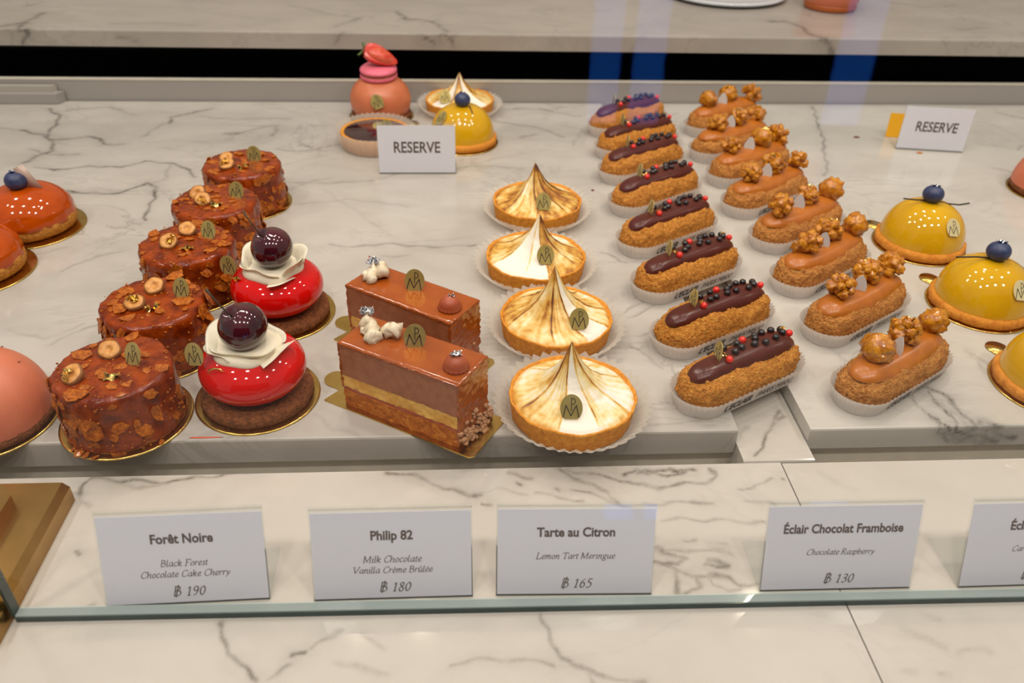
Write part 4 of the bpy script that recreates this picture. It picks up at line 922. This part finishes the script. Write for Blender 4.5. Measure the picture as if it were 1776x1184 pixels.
STK2 = [(-.030, .004, .0420), (-.024, .002, .0432), (-.015, .001, .0438), (-.006, 0, .0432), (.006, 0, .0424), (.016, -.001, .0390), (.026, -.003, .0330)]
yellow_dome((.4000, .6245, 0), 'yellow glazed dome behind the other two, a straight twig under its blueberry', (-72, 38, -6), (-.0015, 0, .0490), STK, 121)
yellow_dome((.4015, .5245, 0), 'yellow glazed dome in the middle of its row, beside popcorn éclairs', (-74, 38, -8), (-.0010, .0, .0490), STK2, 114)
yellow_dome((.3985, .4235, 0), 'yellow glazed dome by the slab front, past the foremost popcorn éclair', (-74, 38, -8), (-.0010, 0, .0490), STK, 106)
yellow_dome((.0000, .8640, 0), 'yellow glazed dome behind the reserve card, with dark plaque and blueberry', (-146, 42, -10), (.0005, -.0040, .0485), [(.008, -.006, .0425), (.0105, -.014, .0390), (.0115, -.021, .0330)], None, 'plaque', 'reserved pastries')
def orange_bun(loc, label, berry, tagp):
    t = thing('orange_glazed_bun', label, 'cake', loc, 0, 'orange glazed choux buns')
    part('gold_board', board_mb(.0425), MAT['gold'], t)
    part('choux_base', MB().lathe([(.00001, .0012), (.0310, .0012), (.0352, .0040), (.0368, .0085), (.0364, .0130), (.0345, .0160), (.00001, .0160)], 120, lambda a, r, z: (r+(.0016*N3((math.cos(a)*5, math.sin(a)*5, z*200), 1)+.0007*N3((math.cos(a)*14, math.sin(a)*14, z*400), 1) if r > .01 else 0), z)), MAT['bun'], t)
    part('orange_glaze', MB().lathe([(.0350, .0118)]+dome_prof(.0366, .0265, .0130, 2.2), 110, lambda a, r, z: (r+(.0012*N3((math.cos(a)*4, math.sin(a)*4, z*160), 1) if z < .024 else 0), z-(.0015*abs(math.sin(a*4)) if z < .0135 else 0))), MAT['orange'], t)
    if berry: blueberry(t, berry, .0090, (-8, -6))
    if tagp: part('clear_tag', MB().box(-.0042, .0042, -.0002, .0002, 0, .0260), MAT['tagclear'], t, M=T(*tagp) @ RZ(20) @ RY(-22))
    return t
orange_bun((-.3730, .6660, 0), 'orange glazed bun with a blueberry and a pale tag on top', (.0005, -.004, .0455), (.0150, -.001, .0340))
orange_bun((-.3850, .5900, 0), 'orange glazed bun in front of the blueberry topped one, on gold board', (-.002, -.002, .0500), None)
t = thing('pink_dome_cake', 'large matte pink dome cake beside the foremost hazelnut cake', 'cake', (-.2945, .4080, 0))
part('gold_board', board_mb(.0405, None), MAT['gold'], t)
part('cocoa_base', MB().lathe([(.00001, .0012), (.0372, .0012), (.0386, .0030), (.0384, .0075), (.036, .0085), (.00001, .0085)], 110, lambda a, r, z: (r+(N3((math.cos(a)*8, math.sin(a)*8, z*300), 1)*.0008 if r > .01 else 0), z)), MAT['cocoa'], t)
part('pink_mousse', MB().lathe(dome_prof(.0383, .0390, .0070, 2.15), 96), MAT['pink'], t)
for (a, e) in ((-15, 62), (20, 48), (70, 50)):  # reflections on the glass, built as small dark specks on the dome
    a = math.radians(a); e = math.radians(e); part('speck', MB().ball(1, 1, lambda p: Vector((p.x*.0011, p.y*.0005, p.z*.0004))), MAT['cocoa'], t, M=T(.0384*math.cos(e)**.93*math.cos(a), .0384*math.cos(e)**.93*math.sin(a), .0072+.0391*math.sin(e)**.96) @ RZ(40))
# a pink dome that just enters at the far right of the pale slab
t = thing('pink_dome_cake', 'pink dome on gold board at the pale slab edge, past the yellow domes', 'cake', (.5890, .7350, 0))
part('gold_board', board_mb(.0405, None), MAT['gold'], t)
part('cocoa_base', MB().lathe([(.00001, .0012), (.0372, .0012), (.0386, .0030), (.0384, .0075), (.036, .0085), (.00001, .0085)], 72), MAT['cocoa'], t)
part('pink_mousse', MB().lathe(dome_prof(.0383, .0390, .0070, 2.15), 72), MAT['pink'], t)
# ---------------------------------------------------------------- reserved pastries at the back
t = thing('strawberry_sphere_cake', 'salmon pink sphere cake topped with pink macaron and cut strawberry', 'cake', (-.0935, .9450, 0), 0, 'reserved pastries')
part('gold_board', board_mb(.0370, -35), MAT['gold'], t)
part('biscuit_base', MB().lathe([(.00001, .0012), (.0335, .0012), (.0345, .003), (.034, .0065), (.00001, .0065)], 64), MAT['cocoa'], t)
part('salmon_sphere', MB().lathe([(.0300, .0055)]+[(.0348*math.cos(a)**.92, .0200+.0285*math.sin(a)) for a in np.linspace(-.5, 1.52, 30)]+[(.00001, .0486)], 80), MAT['salmon'], t)
m = part('macaron', MB().lathe([(.00001, 0), (.0175, .0002), (.0205, .0020), (.0210, .0040), (.0200, .0060)], 72, lambda a, r, z: (r+.0003*math.sin(a*31)*(r > .01), z)), MAT['macaron'], t, M=T(0, -.001, .0445) @ RX(4))
part('filling', MB().lathe([(.0190, .0055), (.0192, .0085), (.00001, .0085)], 48), MAT['salmon'], m)
part('upper_shell', MB().lathe([(.0190, .0080), (.0208, .0092), (.0206, .0110), (.0175, .0135), (.0100, .0148), (.00001, .0150)], 72, lambda a, r, z: (r+(.0003*math.sin(a*29) if z < .0095 else 0), z)), MAT['macaron'], m)
s = MB(); s.lathe([(.00001, -.0135), (.0035, -.0120), (.0080, -.0060), (.0108, .0010), (.0112, .0060), (.0085, .0105), (.003, .0120), (.00001, .0118)], 32, lambda a, r, z: (r, z))
s.v = [(x, min(y, .0025), z) for x, y, z in s.v]
sb = part('strawberry', s, MAT['strawberry'], t, M=face((.0030, -.0040, .0700), (-.90, -.10, .42), (.25, -.75, .6)) @ Matrix.Diagonal((.95, 1.0, 1.55, 1)))
c = MB(); c.prism([(.0085*math.cos(a)*.9, .0095*math.sin(a)-.001) for a in np.linspace(0, 2*math.pi, 20, endpoint=False)], 0, .0006); part('cut_face', c, MAT['sb_flesh'], sb, M=T(0, .0026, -.001) @ RX(-90))
for k in range(5):
    a = k*2*math.pi/5; g = MB().grid(lambda u, v: ((.001+.0125*v)*math.cos(a+(u-.5)*1.3*(1-v)), (.001+.0125*v)*math.sin(a+(u-.5)*1.3*(1-v)), .0125+.0030*v*v-.001*v), 5, 6); part('leaf', g, MAT['leaf'], sb)
plaque(t, (-.0005, -.0350, .0280), (0, -1, .35), (-.35, 0, 1), 1.05)
t = thing('chocolate_tart', 'glossy dark chocolate tart in fluted paper, half behind the reserve card', 'tart', (-.0925, .8560, 0), 0, 'reserved pastries')
round_case(t, .0362, .0415, .0200, 44, .0008)
part('crust', MB().lathe([(.00001, .001), (.0350, .001), (.0358, .002), (.0368, .0155), (.0366, .0170), (.0335, .0168), (.0325, .0150), (.00001, .0150)], 96, lambda a, r, z: (r+.0003*math.sin(a*40)*(r > .034), z)), MAT['crust'], t)
part('chocolate_filling', MB().lathe([(.0334, .0150), (.0333, .0166), (.0315, .0171), (.00001, .0172)], 64), MAT['chocfill'], t)
plaque(t, (.0130, -.0080, .0235), (.1, -1, .25), (0, 0, 1), .9)

# ---------------------------------------------------------------- cards
def card(loc, rz, label, lines, lean, W=.0808, H=.0520, foot=.034, group='price cards', cat='price card'):
    """acrylic holder (two leaves, a folded top, a foot behind) with a printed card between the leaves"""
    t = thing('price_card' if cat == 'price card' else 'reserve_card', label, cat, loc, rz, group)
    M = RX(-lean)
    h = MB(); h.box(-W/2, W/2, -.0011, -.0003, 0, H); h.box(-W/2, W/2, .0005, .0013, 0, H); h.box(-W/2, W/2, -.0011, .0013, H, H+.0008); h.xf(M)
    f = MB(); f.box(-W/2, W/2, .0003, foot, .0002, .0012); h.add(f.v, f.f)
    part('acrylic_holder', h, MAT['acrylic'], t, smooth=False)
    p = part('card', MB().box(-W/2+.0006, W/2-.0006, -.00015, .00025, .0016, H-.0022), MAT['card'], t, M=M, smooth=False)
    for (txt, z, size, mat, sh, off, xs, dx) in lines:
        me = script_mesh(txt, size, MAT[mat]) if sh else text_mesh(txt, size, MAT[mat], shear=sh, offset=off, xs=xs)
        link('lettering', me, p, T(dx, -.00022, z) @ RX(90))
    return t
def price(title, subs, pr, wd, tx=1.0):
    L = [(title, .0345, .0072, 'brownink', 0, .00024, .86*tx, 0)]
    for k, s in enumerate(subs): L.append((s, .0218-.0060*k, wd[k], 'greyink', 1, 0, 1, 0))
    L.append((pr, .0052, .0160, 'greyink', 1, 0, 1, .001)); return L
ZC = -.0119
card((-.1408, .2736, ZC), 1.5, 'price card reading Forêt Noire, beside the brass block', price('Forêt Noire', ['Black Forest', 'Chocolate Cake Cherry'], '฿ 190', (.0230, .0437)), 20)
card((-.0378, .2726, ZC), 0, 'price card reading Philip 82 below the layered slices', price('Philip 82', ['Milk Chocolate', 'Vanilla Crème Brûlée'], '฿ 180', (.0295, .0402)), 19)
card((.0548, .2716, ZC), -1.5, 'price card reading Tarte au Citron below the meringue tarts', price('Tarte au Citron', ['Lemon Tart Meringue'], '฿ 165', (.0405,)), 19)
card((.1925, .2700, ZC), -.5, 'price card reading Éclair Chocolat Framboise, across the counter seam', price('Éclair Chocolat Framboise', ['Chocolate Raspberry'], '฿ 130', (.0360,), .95), 18)
card((.2990, .2690, ZC), 0, 'price card cut off after Éc, standing past the Framboise card', price('Éclair Caramel', ['Caramel Popcorn'], '฿ 130', (.0300,)), 18)
RL = [('RESERVE', .0225, .0158, 'brownink', 0, .00032, .78, 0)]
card((-.0450, .7790, 0), 0, 'white reserve card before the pink sphere cake and chocolate tart', RL, 2, .0770, .0520, .03, 'reserve cards', 'sign')
card((.5140, .8410, 0), -9, 'white tilted reserve card with a yellow slip behind it', [('RESERVE', .0215, .0152, 'brownink', 0, .00032, .78, .001)], 2, .0725, .0500, .03, 'reserve cards', 'sign')
tag(part('yellow_slip', MB().box(-.016, .016, -.0003, .0003, 0, .0270), MAT['yellowpaper'], None, M=T(.4985, .8800, .0002) @ RZ(-10) @ RX(-6), smooth=False), 'small bright yellow paper slip standing behind the tilted reserve card', 'paper slip')
# ---------------------------------------------------------------- bits on the shelves
def bit(name, x, y, s, mat, label, cat, z=0, sq=(1.6, 1, .6)):
    random.seed(int(x*9999)); o_ = rnd(0, 50)
    tag(part(name, MB().ball(1, 2, lambda p: Vector((p.x*s*sq[0], p.y*s*sq[1], (p.z+.95)*s*sq[2]))*(1+.3*N3(p*1.5+Vector((o_, 0, 0)), 1))), MAT[mat], None, loc=(x, y, z)), label, cat, 'crumbs on the marble')
bit('crumb', .448, .880, .0016, 'cocoa', 'small brown crumb on the pale slab beside the yellow slip', 'crumb', sq=(2.4, 1, .5))
bit('crumb', .5005, .8345, .0016, 'biscuit', 'small orange crumb under the front of the tilted reserve card', 'crumb', sq=(2.2, 1, .5))
bit('crumb', .1265, .7390, .0011, 'cocoa', 'tiny brown crumb between the back meringue tart and chocolate éclairs', 'crumb')
bit('red_streak', -.158, .3865, .0012, 'redmark', 'thin red glaze streak on the slab edge by the red cake', 'streak', sq=(9, .5, .2))
pl = thing('serving_plate', 'white rimmed plate on the raised back shelf', 'plate', (.3700, 1.2150, .079))
part('dish', MB().lathe([(.00001, .0002), (.060, .0002), (.076, .0012), (.084, .0035), (.0862, .0055), (.0855, .0072), (.083, .0074), (.066, .0050), (.050, .0042), (.00001, .0042)], 96), MAT['ceramic'], pl)
v = thing('salmon_pot', 'glossy salmon pot with darker orange foot on the raised back shelf', 'pot', (.4975, 1.1480, .079))
part('body', MB().lathe([(.0335, .0085), (.036, .012), (.040, .03), (.0415, .06), (.040, .075), (.0385, .076), (.0385, .06), (.00001, .05)], 64), MAT['terracotta'], v)
part('foot', MB().lathe([(.00001, .0002), (.0325, .0002), (.0342, .0025), (.0345, .0070), (.0335, .0088), (.00001, .0088)], 64), MAT['rim_brown'], v)
# ---------------------------------------------------------------- unseen dark wall with blue glowing panels, added to mirror in the glass
s = NT('window_daylight'); s.set(Base_Color=(.02, .04, .1), Emission_Color=(.03, .22, 1.0), Emission_Strength=6.5)
wd_ = simple('dark_shop_wall', (.035,.03,.027), .7)
b = MB(); 
for xa, xb in ((-2.6, .43), (.81, 1.47), (1.71, 3.0)): b.box(xa, xb, -3.12, -3.0, -1.0, 2.4)
for xa, xb in ((.43, .81), (1.47, 1.71)): b.box(xa, xb, -3.12, -3.0, -.22, 2.4)
o = part('wall_front', b, wd_, None, smooth=False); o['kind'] = 'structure'
o = part('floor', MB().box(-2.6, 3.0, -3.12, 1.7, -1.05, -1.0), simple('dark_floor', (.05,.035,.025), .45), None, smooth=False); o['kind'] = 'structure'
for k, (xa, xb) in enumerate(((.46, .59), (.64, .78), (1.50, 1.68))):
    o = part('window_%d' % (k+1), MB().box(xa, xb, -3.05, -3.0, -.95, -.25), s.m, None, smooth=False); o['kind'] = 'structure'
    f = MB(); f.box(xa-.03, xa, -3.06, -2.98, -.98, -.22); f.box(xb, xb+.03, -3.06, -2.98, -.98, -.22); f.box(xa, xb, -3.06, -2.98, -.25, -.22); f.box(xa, xb, -3.06, -2.98, -.98, -.95); part('window_frame', f, MAT['black'], o, smooth=False)
